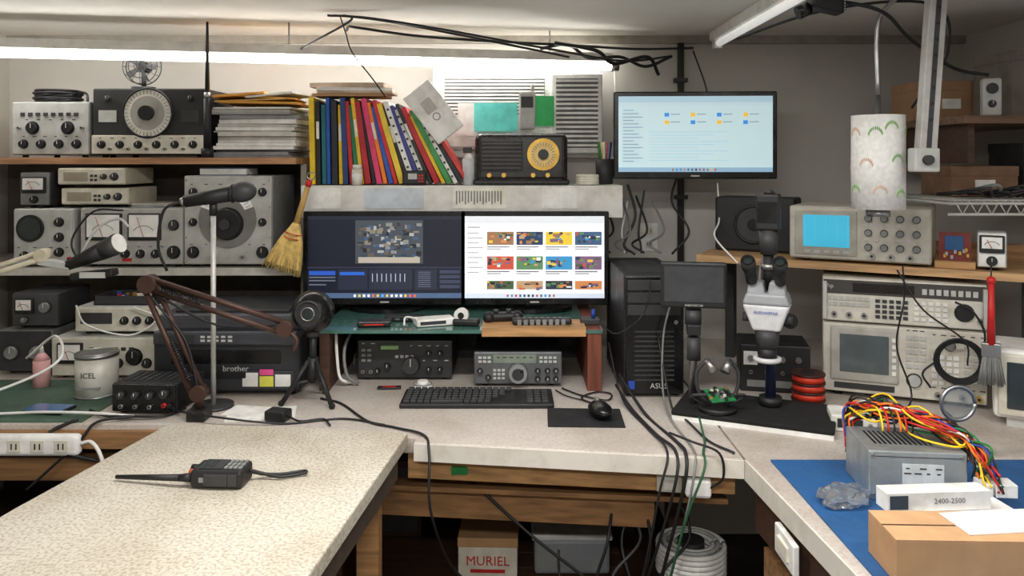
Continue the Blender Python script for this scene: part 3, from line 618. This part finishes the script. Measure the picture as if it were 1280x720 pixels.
for x in(-.17,.17): o.cyl((x,.03,0),(x,.03,.014),.014,RUB); o.cyl((x,.34,0),(x,.34,.014),.014,RUB)
o.done((1.113,2.28,.76),-22)
o=O('signal_analyzer'); o.box(-W_/2,W_/2,.008,.38,.004,.132,HC,.005); o.box(-W_/2+.002,W_/2-.002,-.004,.01,.005,.130,mat((210,206,194),.5),.004)
o.box(-W_/2+.004,W_/2-.004,-.006,-.003,.085,.125,mat((66,62,58),.4)); o.box(-.13,.03,-.0075,-.005,.092,.118,mat((25,18,18),.2)); o.text('hp',.018,(-.19,-.007,.107),LG)
o.grid(-.2,.05,7,2,.017,.017,.012,.010,LG,y=-.004); o.grid(-.07,.02,5,4,.018,.015,.012,.009,DG,y=-.004); o.grid(.03,.02,5,4,.018,.015,.012,.009,WH,y=-.004); o.knob(.155,.05,.022,BLK,-.004,mark=False)
for x in(-.18,-.14,-.1): o.jack(x,.025,.008)
o.grid(.05,.095,8,1,.018,.02,.012,.016,LG,y=-.006); o.jack(.195,.03,.008)
for x in(-.205,.205): o.box(x-.006,x+.006,-.02,-.003,.01,.12,LG,.003)
o.done((1.113,2.28,.975),-22)
o=O('test_cable'); 
for k in range(4): o.ring((0,-.004*k,0),.05+.004*k,.003,BLK,n=28)
o.tube([(.05,-.006,0),(.06,-.01,.08),(.03,-.01,.14),(-.01,0,.16)],.003,BLK); o.tube([(-.05,-.006,0),(-.09,-.01,-.04),(-.07,-.005,-.08)],.003,BLK); o.done((1.225,2.19,.90),-22)

# ---------------------------------------------------------------- microscope
o=O('microscope'); 
o.prism([(0,0),(.40,0),(.40,.22),(0,.22)],0,.012,WH); o.prism([(-.002,-.002),(.402,-.002),(.402,.222),(-.002,.222)],.012,.026,RUB,bev=.004)
cx=.235; cy=.15
o.cyl((cx,cy,.02),(cx,cy,.37),.014,mat((60,72,110),.3,.7)); o.cyl((cx,cy,.026),(cx,cy,.05),.03,BLK)
o.cyl((cx,cy,.225),(cx,cy,.285),.024,DG); o.cyl((cx-.04,cy,.255),(cx+.055,cy,.255),.013,BLK); o.knob(cx+.05,.255,.018,BLK,cy+.01,.02)
MW=mat((212,213,216),.35); MG=mat((150,152,156),.4); hy=cy-.075
o.box(cx-.02,cx+.02,hy,cy,.24,.285,MG,.008)
def taper(o,cx,cy,z0,z1,w0,d0,w1,d1,m,bev=.008):
    tb=bmesh.new(); v=[tb.verts.new((cx+sx*w,cy+sy*d,z)) for z,w,d in((z0,w0,d0),(z1,w1,d1)) for sx,sy in((-1,-1),(1,-1),(1,1),(-1,1))]
    for f in((3,2,1,0),(4,5,6,7),(0,1,5,4),(1,2,6,5),(2,3,7,6),(3,0,4,7)): tb.faces.new([v[i] for i in f])
    bmesh.ops.bevel(tb,geom=list(tb.edges),offset=bev,segments=3,affect='EDGES',profile=.5); o.add(tb,m)
o.cyl((cx,hy,.165),(cx,hy,.20),.024,BLK); o.ring((cx,hy,.168),.03,.007,MW,'z'); o.cyl((cx,hy,.20),(cx,hy,.245),.027,DG,.032,n=28)
taper(o,cx,hy,.245,.315,.034,.03,.060,.04,MW); taper(o,cx,hy,.313,.345,.060,.042,.050,.038,MG)
o.text('ANDONSTAR',.010,(cx,hy-.0405,.295),BLU)
for sx in(-1,1):
    o.cyl((cx+sx*.045,hy,.275),(cx+sx*.062,hy,.275),.012,DG)
    p0=Vector((cx+sx*.026,hy-.008,.342)); p1=Vector((cx+sx*.036,hy-.03,.375)); p2=Vector((cx+sx*.038,hy-.062,.412)); p3=Vector((cx+sx*.039,hy-.078,.430))
    taper(o,p0.x,p0.y,.335,.375,.024,.026,.018,.02,MG,.006)
    o.cyl(p1,p2,.0145,BLK); o.cyl(p2,p3,.018,BLK,.019); o.ring(tuple(p3),.016,.003,RUB); o.cyl(p3,p3+Vector((0,-.003,.004)),.011,CRTG)
o.cyl((cx,hy+.025,.34),(cx,hy+.025,.44),.014,BLK); o.cyl((cx,hy+.025,.40),(cx,hy+.025,.415),.02,STEEL); o.cyl((cx,hy+.025,.44),(cx,hy+.025,.505),.021,DG,.026); o.box(cx-.03,cx+.03,hy-.003,hy+.052,.505,.60,BLK,.005); o.box(cx-.025,cx+.025,hy-.0045,hy-.002,.525,.58,BLKG)
o.cyl((cx,hy+.025,.60),(cx,hy+.025,.61),.012,DG)
o.done((.425,2.125,.76),-24)
o=O('inspection_screen'); o.box(-.088,.088,0,.022,-.062,.062,BLK,.006); o.box(-.078,.078,-.002,.001,-.045,.05,mat((60,62,66),.1)); o.text('ANDONSTAR',.008,(0,-.003,-.054),LG)
o.cyl((0,.03,-.02),(0,.03,-.325),.011,STEEL); o.box(-.02,.02,.015,.04,-.07,-.03,BLK,.004); o.cyl((0,.03,-.11),(0,.03,-.07),.022,DG); o.cyl((0,0,-.14),(0,0,-.20),.018,DG); o.box(-.018,.018,-.01,.045,-.135,-.105,BLK,.004)
o.done((.49,2.155,1.112),-10)
o=O('soldering_helper')
o.cyl((0,0,0),(0,0,.012),.05,BLK,n=32)
PCB=mat((38,120,70),.35)
for sx in(-1,1):
    o.tube([(sx*.02,0,.012),(sx*.05,.0,.05),(sx*.055,.0,.10),(sx*.03,-.005,.135)],.005,DG,n=8); o.cyl((sx*.03,-.005,.135),(sx*.014,-.02,.105),.008,STEEL,.013,n=16); o.tube([(sx*.03,0,.012),(sx*.07,-.01,.04),(sx*.035,-.03,.05)],.004,DG)
o.box(-.035,.035,-.05,.0,.045,.048,PCB,0,(25,0,15))
for i in range(22): x=random.uniform(-.03,.03); y=random.uniform(-.045,-.008); o.box(x-.004,x+.004,y-.003,y+.003,.047+(y+.025)*.45,.056+(y+.025)*.45,random.choice([BLK,STEEL,CREAM,BRASS]))
o.done((.545,2.12,.787))
o=O('solder_tape_rolls')
for i in range(4): z=.024*i; o.cyl((0,0,z),(0,0,z+.018),.043,mat((215,60,35),.4),n=36); o.cyl((0,0,z+.018),(0,0,z+.023),.046,mat((60,25,20),.4),n=36)
o.cyl((0,0,.093),(0,0,.096),.02,BLK); o.done((.83,2.24,.76))

# ---------------------------------------------------------------- right bench
o=O('power_supply_box'); ZN=mat((176,183,187),.35,.7)
o.box(-.095,.095,0,.15,0,.10,ZN,.003)
for z_ in(0.012,.088): o.box(-.09,.09,-.001,0,z_,z_+.001,DSTEEL)
for i in range(12): o.box(-.07+.01*i,-.065+.01*i,.04,.12,.0995,.1005,DSTEEL)
o.box(-.03,.05,-.001,0,.03,.075,mat((200,205,208),.5)); o.marks(-.02,.04,.065,3,y=-.001); o.marks(-.02,.04,.055,4,y=-.001,seed=2)
for x in(-.085,.085):
    for z in(.01,.09): o.cyl((x,0,z),(x,-.002,z),.004,STEEL,n=8)
wc_=[YEL,RED,BLK,mat((245,120,30),.5),RED,BLK,BLK,GRN,mat((245,120,30),.5),BLU,PAP,BLK,YEL,BLK]
for i in range(38):
    c=wc_[i%len(wc_)]; j=lambda s_: random.uniform(-s_,s_)
    o.tube([(-.085+j(.01),.15,.06+j(.02)),(-.08+j(.012),.17+j(.01),.12+j(.02)),(-.04+j(.03),.12+j(.04),.15+j(.025)),(.03+j(.03),.08+j(.05),.135+j(.02)),(.09+j(.02),.06+j(.05),.12+j(.015)),(.12+j(.02),.02+j(.05),.10+j(.02)),(.125+j(.02),-.02+j(.03),.06+j(.02))],.0024,c,n=5,sub=5)
for k in range(6): o.ring((-.05+.012*k,.09,.122),.038,.0022,wc_[k],'x',n=18,a0=0,a1=180)
for x in(.105,.13,.15): o.box(x,x+.02,-.04,-.0,.03,.055,WH,.001)
o.done((.815,1.605,.764),-6)
o=O('led_bulb_box'); o.box(-.10,.10,-.02,.02,0,.035,WH,.001); o.text('2400-2500',.014,(.02,-.0205,.018),GR); o.box(-.095,-.06,-.0208,-.02,.005,.03,mat((60,70,80),.5)); o.done((.79,1.50,.80),4)
o=O('led_bulb_box.001'); o.box(-.10,.10,-.03,.035,0,.035,WH,.001); o.box(-.1,.1,-.0305,-.03,.0,.012,BLU); o.text('LED DRIVER',.014,(.0,-.031,.022),BLU); o.done((.835,1.50,.764),6)
o=O('cardboard_box'); o.box(0,.30,0,.11,0,.07,CARD,.001); o.box(.0,.30,-.0,.11,.0705,.072,mat((194,152,110),.85)); o.box(.12,.3,.03,.11,.0725,.0745,PAP,0,(0,0,8)); o.box(.0,.30,.052,.056,.072,.0725,DWOOD); o.done((.62,1.29,.765),-2)
o=O('plastic_bag'); PL=mat((225,230,235),.08,trans=.92,noise=0)
tb=bmesh.new(); bmesh.ops.create_icosphere(tb,subdivisions=3,radius=1)
for v in tb.verts:
    n_=random.uniform(.72,1.1); v.co*=n_; v.co.x*=.06; v.co.y*=.045; v.co.z=max(-.012,v.co.z*.022)
o.add(tb,PL); o.done((.665,1.60,.778),20)
o=O('magnifier_stand'); o.cyl((0,0,0),(0,0,.012),.035,DSTEEL,n=24); o.tube([(0,0,.01),(.01,0,.07),(-.02,-.01,.11)],.004,DSTEEL); o.ring((0,-.03,.135),.038,.005,STEEL); o.cyl((0,-.031,.135),(0,-.028,.135),.036,mat((220,225,225),.05,trans=.9,noise=0),n=32); o.tube([(-.02,-.01,.11),(-.01,-.02,.10)],.004,DSTEEL)
o.sph((.02,.01,.05),.02,STEEL); o.done((1.01,1.84,.764))
o=O('voltage_display'); o.box(-.055,.055,0,.09,0,.042,WH,.004); o.box(-.04,.02,-.002,0,.012,.034,mat((40,44,48),.1)); o.text('8.88',.015,(-.01,-.003,.022),E((90,160,255),1.2)); o.jack(.038,.02); o.done((.865,2.02,.76),-15)
o=O('small_crt_monitor'); o.box(-.11,.11,.01,.2,.02,.2,WH,.012); o.box(-.10,.10,0,.012,.03,.19,CREAM,.006); o.box(-.08,.06,-.004,.001,.05,.17,mat((50,58,58),.1),.006); o.knob(.08,.07,.009,DG); o.knob(.08,.1,.009,DG); o.box(-.08,.08,.02,.18,0,.022,LG); o.done((1.345,2.02,.76),-30)
o=O('paint_brush'); o.cyl((0,0,0),(0,0,.16),.010,RED,.007); o.sph((0,0,.165),.011,RED); o.box(-.022,.022,-.008,.008,-.03,.004,STEEL,.002)
for i in range(70): a=random.uniform(-1,1); o.tube([(a*.02,random.uniform(-.006,.006),-.03),(a*.032,random.uniform(-.01,.01),-.10+random.uniform(-.006,.006))],.0017,GR,n=4,spl=False)
o.tube([(0,0,.17),(0,.01,.20),(0,.005,.2)],.002,BLK); o.done((1.232,2.055,.975),-30)
o=O('circuit_board'); o.box(-.05,.05,0,.05,0,.02,PINE); o.box(-.04,.04,.02,.023,.02,.10,mat((120,40,35),.4)); o.box(-.025,.02,.016,.02,.05,.09,mat((40,90,140),.2))
for i in range(8): x=random.uniform(-.035,.03); o.box(x,x+.007,.014,.02,.025+.003*i,.035+.003*i,random.choice([BLK,STEEL,BRASS]))
o.done((1.24,2.238,1.146),-30)
o=chassis('multimeter',.07,.105,.08,LG,WH); o.meter(-.03,.03,.05,.098,-.002); o.knob(0,.027,.012,BLK,-.002); o.done((1.315,2.19,1.146),-30)
for nm,x,y,z,w_,dp,h_,c in(('storage_box',1.44,2.62,1.579,.2,.2,.13,mat((160,124,92),.85)),('storage_box.001',1.61,2.4,1.579,.22,.2,.2,mat((120,112,104),.8)),('storage_box.002',1.42,2.4,1.341,.2,.18,.09,mat((130,100,78),.8)),('storage_box.003',1.62,2.42,1.341,.14,.18,.16,DG)):
    o=O(nm); o.box(-w_/2,w_/2,0,dp,0,h_,c,.002); o.box(-w_/2-.002,w_/2+.002,-.002,dp+.002,h_-.03,h_+.001,c,.002); o.box(-.03,.03,-.003,0,h_*.3,h_*.55,PAP); o.done((x,y,z))
o=O('cable_bundle')
for k in range(7): o.tube([(1.25+.03*k,2.35,1.35),(1.3+.03*k,2.24,1.36+.01*(k%3)),(1.36+.02*k,2.28,1.347),(1.45,2.22,1.37),(1.55,2.3,1.35)],.005,[BLK,DG,GR,BLK][k%4])
o.done()
o=O('rotary_meter'); o.box(-.025,.025,0,.04,0,.11,LG,.006); o.cyl((0,0,.08),(0,-.004,.08),.016,BLK); o.knob(0,.035,.010,BLK); o.done((1.40,2.33,1.579),-20)
# paper towel
o=O('paper_towel_roll'); PT=mat((232,231,226),.85,bump=.4,scale=80)
o.cyl((0,0,0),(0,0,.245),.066,PT,n=48); o.cyl((0,0,-.001),(0,0,.246),.02,CARD)
LF=mat((135,175,115),.85); LR=mat((212,178,160),.85)
for gi,(ga,gz) in enumerate(((-110,.05),(-70,.13),(-120,.20),(-140,.12),(-85,.215),(-60,.04),(-30,.1),(-30,.2),(-170,.05),(-170,.2),(30,.1),(90,.15),(150,.1))):
    for k in range(9):
        th=R(20+k*17); sgn=1 if gi%2 else -1
        aa=R(ga)+sgn*.26*math.cos(th); zz=gz+.022*math.sin(th)-.012
        o.sph((.0655*math.cos(aa),.0655*math.sin(aa),zz),.0045,LF if gi%3 else LR,(.5,.5,1.2),n=8)
o.done((.962,2.1,1.322))
o=O('towel_holder'); o.cyl((0,0,-.318),(0,0,-.302),.03,STEEL); o.cyl((0,0,-.302),(0,0,0),.006,STEEL); o.tube([(0,0,0),(0,0,.19),(.05,.0,.26),(.06,0,.31)],.006,STEEL); o.done((.962,2.1,1.62))
# ceiling pole
o=O('ceiling_pole'); PM=mat((184,183,179),.4,.3)
o.box(-.042,.002,-.015,.015,-.47,.0,PM,.002,(0,4,0)); o.box(-.026,-.014,-.017,-.014,-.45,-.02,DG,0,(0,4,0)); o.box(-.045,.045,-.04,.04,-.012,0,PM); o.box(-.072,-.008,-.02,.02,-.51,-.45,LG,.005); o.cyl((-.042,-.02,-.48),(-.042,-.035,-.48),.012,DG)
for i in range(9): o.cyl((-.007-.0028*i,-.016,-.06-.04*i),(-.007-.0028*i,-.019,-.06-.04*i),.004,BLK,n=8)
o.done((1.07,2.0,1.93))
o=O('ceiling_camera'); o.cyl((0,0,0),(0,0,-.02),.03,BLK); o.tube([(0,0,-.02),(.0,0,-.06)],.006,DSTEEL); o.box(-.05,.04,-.03,.03,-.09,-.055,BLK,.006,(0,12,0)); o.cyl((-.05,0,-.08),(-.08,0,-.095),.018,BLKG)
for i in range(14): o.sph((.03,-.035,-.005-.007*i),.003,STEEL,n=8)
o.done((.83,2.1,1.93))

# ---------------------------------------------------------------- monitor-riser clutter
o=O('network_switch'); o.box(-.06,.06,-.03,.03,0,.022,WH,.004); o.box(-.05,.03,-.031,-.03,.006,.016,DG); o.tube([(-.05,0,.02),(-.09,-.01,.03),(-.1,-.03,.01)],.003,WH); o.done((-.24,2.46,.944),20)
o=O('tape_dispenser'); o.box(-.04,.04,-.02,.02,0,.02,BLK,.006); o.cyl((-.015,-.01,.03),(-.015,.01,.03),.022,WH); o.cyl((-.015,-.011,.03),(-.015,.011,.03),.01,BLK); o.done((-.14,2.45,.944),-10)
o=O('card_reader'); o.box(-.05,.05,-.025,.025,0,.018,BLKG,.004); o.box(-.03,.03,-.026,-.024,.006,.01,RED); o.done((-.42,2.44,.944),5)
o=O('usb_hub'); o.box(-.06,.06,-.02,.02,0,.018,BLK,.004); 
for i in range(4): o.box(-.05+.026*i,-.036+.026*i,-.021,-.019,.005,.011,STEEL)
o.tube([(.06,0,.01),(.1,-.01,.012),(.12,.02,.005)],.003,BLK); o.done((-.34,2.52,.944),-4)
o=O('remote_control'); o.box(-.09,.09,-.02,.02,0,.018,BLK,.006); o.grid(-.075,.0,8,1,.019,.02,.012,.017,GR,y=-.02,d=.001); 
for i in range(8): o.cyl((-.07+.018*i,0,.018),(-.07+.018*i,0,.02),.005,GR,n=10)
o.done((.09,2.425,.953),3)
o=O('game_controller'); o.box(-.045,.045,-.02,.025,.0,.025,BLK,.01); o.sph((-.045,-.01,.013),.018,BLK); o.sph((.045,-.01,.013),.018,BLK); o.cyl((-.02,0,.025),(-.02,0,.035),.008,DG); o.cyl((.02,0,.025),(.02,0,.035),.008,DG); o.done((-.03,2.475,.953),12)
o=O('usb_stick'); o.box(-.03,.03,-.02,.02,0,.02,DG,.004); o.cyl((.01,0,.02),(.01,0,.045),.006,BLU); o.done((.24,2.46,.945))
# small desk items
o=O('name_badge'); o.box(-.035,.035,-.012,.012,0,.006,BLK,.002); o.box(-.02,.02,-.008,.008,.006,.0065,RED); o.done((-.37,2.41,.761),4)
o=O('tea_light'); o.cyl((0,0,0),(0,0,.012),.03,WH,.026); o.cyl((0,0,.012),(0,0,.022),.02,PAP,.015); o.ring((0,0,.012),.026,.002,GR,'z'); o.done((-.27,2.42,.761))
o=O('power_adapter'); o.box(-.03,.03,-.022,.022,0,.028,BLK,.005); o.tube([(.03,0,.012),(.07,-.01,.005),(.12,.02,.005),(.16,-.02,.005)],.003,BLK); o.done((-.62,2.12,.761),-14)
o=O('wire_scraps')
for k in range(5): x=random.uniform(-.03,.03); y=random.uniform(-.02,.02); o.tube([(x,y,.003),(x+.02,y+.01,.010),(x+.04,y-.01,.003)],.0014,[BLK,GR,BLK,RED,PAP][k%5],n=5)
o.done((.92,1.88,.765))

# ---------------------------------------------------------------- under desk
o=O('wooden_crate'); 
for k in range(3): o.box(-.17,.33,2.28+.09*k,2.36+.09*k,.236,.244,DWOOD)
for x in(-.17,.06,.29): o.box(x,x+.04,2.28,2.54,.201,.236,DWOOD)
o.done()
o=O('cigar_box'); o.box(-.085,.085,0,.14,0,.11,CREAM,.002); o.box(-.087,.087,-.002,.142,.085,.112,CARD,.002); o.text('MURIEL',.038,(0,-.001,.045),RED); o.box(-.05,.05,-.001,0,.012,.022,RED); o.done((-.07,2.3,.25),-2)
o=O('plastic_container'); o.box(-.11,.11,0,.16,0,.10,mat((180,188,192),.2,trans=.5,noise=.05),.01); o.box(-.117,.117,-.006,.166,.10,.118,mat((200,200,200),.4),.005)
for i in range(14): x=random.uniform(-.09,.06); o.box(x,x+.03,.01,.05,.008+.005*(i%4),.02+.01*(i%5),random.choice([BLK,RED,GR,YEL,BLU]),.002,(0,0,random.uniform(0,60)))
o.done((.175,2.32,.246))
o=O('cable_spool')
for k in range(6): o.ring((0,0,.008+.013*k),.085,.007,WH,'z'); o.ring((0,0,.012+.013*k),.068,.006,LG,'z'); o.ring((.004,0,.01+.013*k),.052,.006,WH,'z')
o.cyl((0,0,0),(0,0,.085),.035,DG); o.box(-.09,.09,-.09,.09,-.168,-.0,BLK,.004); o.box(-.08,.08,-.092,-.09,-.15,-.02,DG); o.done((.47,2.10,.37))
for nm,x,w_,h_,c in(('cardboard_box.001',-.42,.24,.25,mat((70,54,42),.9)),('computer_case',.33,.16,.3,BLK)):
    o=O(nm); o.box(-w_/2,w_/2,0,.3,0,h_,c,.003); o.box(-w_/2+.01,w_/2-.01,-.004,0,.02,h_-.02,DG,.002); o.box(-.03,.03,-.006,-.003,h_*.5,h_*.6,GR); o.done((x,2.65,.201))

o=O('power_outlet'); o.box(-.03,.03,0,.008,-.028,.028,CREAM,.003); o.box(-.012,.012,-.002,0,-.02,-.004,WH); o.box(-.012,.012,-.002,0,.004,.02,WH); o.box(.035,.095,-.035,.0,-.025,.022,WH,.008); o.tube([(.09,-.03,0),(.12,-.04,.03),(.11,-.05,.09),(.05,-.04,.11),(.0,0,.115)],.003,BLK); o.done((.375,1.905,.685),-8)

# ---------------------------------------------------------------- handheld radio on table
o=O('walkie_talkie')
o.box(-.05,.06,-.028,.028,0,.032,BLK,.007); o.box(-.035,.015,-.02,.02,.032,.034,DG,.001)
for i in range(4):
    for j in range(3): o.box(.018+.010*i,.025+.010*i,-.019+.014*j,-.009+.014*j,.032,.0345,GR,.0005)
o.box(-.03,-.005,-.016,.016,.034,.0345,CRTG); o.cyl((-.05,.012,.018),(-.066,.012,.018),.009,BLK); o.cyl((-.05,-.004,.018),(-.062,-.004,.018),.007,mat((180,80,30),.5))
o.cyl((-.05,-.018,.016),(-.075,-.020,.016),.008,BLK,.006); o.cyl((-.075,-.020,.016),(-.225,-.0,.007),.006,BLK,.0035)
o.box(-.02,.03,-.031,-.027,.006,.026,DG,.002); o.box(-.03,.02,-.0295,-.028,.012,.02,GR); o.box(.03,.05,-.03,-.027,.006,.026,DG,.002)
o.tube([(.06,.01,.02),(.085,.02,.01),(.12,.02,.005),(.155,.035,.004),(.17,.04,.006),(.16,.05,.004),(.12,.035,.004),(.085,.028,.006),(.062,.015,.015)],.003,BLK)
o.done((-.605,1.655,.781),-3,sc=(.98,1.2,1.2))

o=O('notepaper'); o.box(-.09,.09,-.05,.05,0,.002,PAP,0,(0,0,12)); o.box(-.1,.05,-.03,.06,.002,.003,WH,0,(0,0,-10)); o.done((-.68,2.17,.76))

# ---------------------------------------------------------------- cables
def cable(pts,r=.003,m=BLK,name='cable'):
    o=O(name); o.tube(pts,r,m,n=6,sub=8); o.done()
cable([(-.55,2.3,.764),(-.48,2.25,.764),(-.38,2.1,.764),(-.3,2.05,.764),(-.22,1.99,.765),(-.2,1.93,.74),(-.19,1.90,.6),(-.12,2.0,.4),(.1,2.0,.3),(.12,2.05,.45)],.0035)
cable([(-.95,2.2,.765),(-.8,2.08,.785),(-.6,2.08,.764),(-.45,2.12,.764),(-.33,2.07,.764)],.003)
cable([(.30,2.31,.80),(.33,2.2,.765),(.36,2.0,.764),(.385,1.88,.764),(.375,1.84,.7),(.33,1.88,.5),(.3,1.95,.35),(.25,2.0,.24)],.004)
cable([(.31,2.31,.83),(.36,2.15,.765),(.40,1.95,.764),(.405,1.86,.764),(.395,1.835,.70),(.36,1.88,.5),(.34,1.95,.33),(.3,2.0,.24)],.0045)
cable([(.29,2.4,.9),(.31,2.25,.78),(.345,2.05,.764),(.365,1.88,.764),(.34,1.845,.68),(.30,1.87,.45),(.26,1.95,.25)],.003)
cable([(.46,2.3,1.05),(.43,2.27,.95),(.425,2.25,.80),(.42,2.1,.765),(.43,1.9,.764),(.42,1.84,.73),(.40,1.86,.6),(.38,1.95,.4),(.36,1.97,.25)],.003,GR)
cable([(.48,2.05,.79),(.47,1.95,.764),(.45,1.88,.764),(.44,1.83,.74),(.40,1.84,.62),(.36,1.9,.4),(.33,1.95,.25)],.003,mat((40,90,60),.5))
for k in range(5):
    x=.24+.04*k; cable([(x,2.15,.70),(x+.02*(-1)**k,2.08,.60),(x+.05*math.sin(k*2),2.0+.02*(k%3),.50),(x-.03,2.0,.38+.02*(k%3)),(x+.02,1.98,.30),(x-.02,1.98,.22)],.004,[BLK,DG,BLK,BLK][k%4])
cable([(-.2,2.15,.69),(-.1,2.06,.62),(.05,2.02,.5),(.2,2.02,.38),(.28,2.0,.30),(.3,1.98,.22)],.004)
cable([(.235,2.175,.77),(.23,2.25,.765),(.16,2.32,.765),(.13,2.38,.765)],.002)
cable([(.15,2.40,.765),(.2,2.33,.765),(.27,2.28,.765),(.29,2.34,.765),(.25,2.36,.765),(.2,2.30,.765),(.25,2.22,.765)],.0025)
cable([(.40,2.31,1.1),(.39,2.29,1.05),(.36,2.26,1.0),(.30,2.3,.95),(.26,2.36,.97)],.002)
cable([(.86,2.02,.79),(.83,1.95,.764),(.88,1.88,.768),(.95,1.86,.768)],.003)
cable([(.42,2.31,.95),(.44,2.2,.77),(.46,2.1,.765),(.48,1.95,.765),(.52,1.87,.765)],.003)
cable([(-.6,2.9,1.92),(-.55,2.7,1.90),(-.5,2.6,1.88),(-.3,2.65,1.86),(0,2.75,1.855),(.2,2.85,1.86),(.45,2.95,1.86),(.68,3.0,1.87)],.005)
cable([(-.58,2.6,1.92),(-.45,2.6,1.91),(-.2,2.6,1.87),(.1,2.7,1.83),(.4,2.9,1.81),(.6,3.0,1.84)],.004)
cable([(-.55,2.6,1.92),(-.4,2.6,1.90),(-.15,2.65,1.86),(.12,2.75,1.82),(.2,2.8,1.81)],.004)
cable([(-.56,2.6,1.92),(-.54,2.6,1.86),(-.52,2.6,1.8),(-.46,2.62,1.72),(-.42,2.65,1.66)],.0025)
cable([(-.6,2.6,1.92),(-.52,2.6,1.91),(-.65,2.7,1.86),(-.8,2.85,1.82)],.004)
cable([(.15,2.8,1.86),(.3,2.85,1.84),(.37,2.9,1.80),(.5,2.95,1.83),(.55,3.0,1.77)],.007)
cable([(.1,2.8,1.84),(.2,2.85,1.86),(.28,2.9,1.82),(.4,2.95,1.83),(.5,2.99,1.80),(.6,3.0,1.84)],.006)
cable([(.68,3.0,1.86),(.72,2.95,1.7),(.70,2.9,1.6)],.003)
cable([(.76,2.7,1.86),(.9,2.3,1.88),(1.1,2.1,1.86),(1.2,2.2,1.75),(1.15,2.3,1.6)],.004)
cable([(.85,2.1,1.87),(.95,2.05,1.83),(1.1,2.2,1.78),(1.3,2.35,1.72),(1.4,2.35,1.70)],.005)
cable([(.9,2.7,1.33),(.82,2.56,1.34),(.80,2.50,1.2),(.75,2.42,1.1),(.76,2.40,.95)],.004,GR)
cable([(.72,2.8,1.37),(.70,2.7,1.25),(.66,2.6,1.2),(.70,2.48,1.13)],.003,PAP)
cable([(.60,2.9,1.40),(.57,2.85,1.3),(.62,2.8,1.2),(.56,2.8,1.12)],.004)
cable([(.42,2.9,1.36),(.44,2.85,1.25),(.40,2.85,1.15),(.43,2.8,1.12)],.005,DG)
cable([(1.1,2.25,1.15),(1.04,2.12,1.08),(1.03,2.14,.95),(1.07,2.14,.82),(1.0,2.08,.765)],.0025)
cable([(1.05,2.18,1.15),(1.10,2.14,1.05),(1.2,2.12,.97),(1.22,2.14,.9)],.0025)
cable([(-1.7,2.3,.80),(-1.5,2.15,.80),(-1.35,2.22,.84),(-1.28,2.27,.89),(-1.35,2.36,.93),(-1.47,2.42,.85)],.004,WH)
cable([(-1.6,2.13,.77),(-1.4,2.14,.77),(-1.25,2.14,.775),(-1.1,2.13,.775),(-1.0,2.12,.77)],.004,WH)
cable([(-1.38,2.53,.99),(-1.34,2.52,.93),(-1.2,2.51,.9),(-1.12,2.52,.95),(-1.2,2.53,.985)],.003,WH)
cable([(-1.14,2.1,.77),(-1.2,2.07,.74),(-1.15,2.05,.70),(-1.0,2.06,.66),(-.95,2.04,.64)],.005)
cable([(-1.0,2.12,.77),(-1.08,2.08,.768),(-1.12,2.06,.72),(-1.25,2.06,.6)],.004)
cable([(-1.15,2.18,.768),(-1.08,2.13,.768),(-1.0,2.12,.77),(-.93,2.13,.768),(-.9,2.2,.768)],.004)
cable([(-.54,2.45,.93),(-.53,2.42,.86),(-.52,2.42,.79),(-.49,2.45,.768)],.005,PAP)
cable([(-.5,2.6,.93),(-.51,2.44,.88),(-.50,2.42,.8),(-.47,2.44,.768)],.005,GR)
for i in range(7):
    x=.33+.03*i; cable([(x,2.9,1.3+.02*(i%3)),(x+.03*(-1)**i,2.84,1.2),(x-.02,2.86,1.15),(x+.02*(-1)**i,2.84,1.12)],.004,[BLK,DG,GR,PAP][i%4])

# ---------------------------------------------------------------- camera
cam=bpy.data.cameras.new('cam'); cam.sensor_width=36; cam.lens=28.1; cam.shift_y=-160/1280
co=bpy.data.objects.new('cam',cam); co.location=(0,0,1.45); co.rotation_euler=(R(90),0,0); scene.collection.objects.link(co); scene.camera=co
cam.clip_start=.02
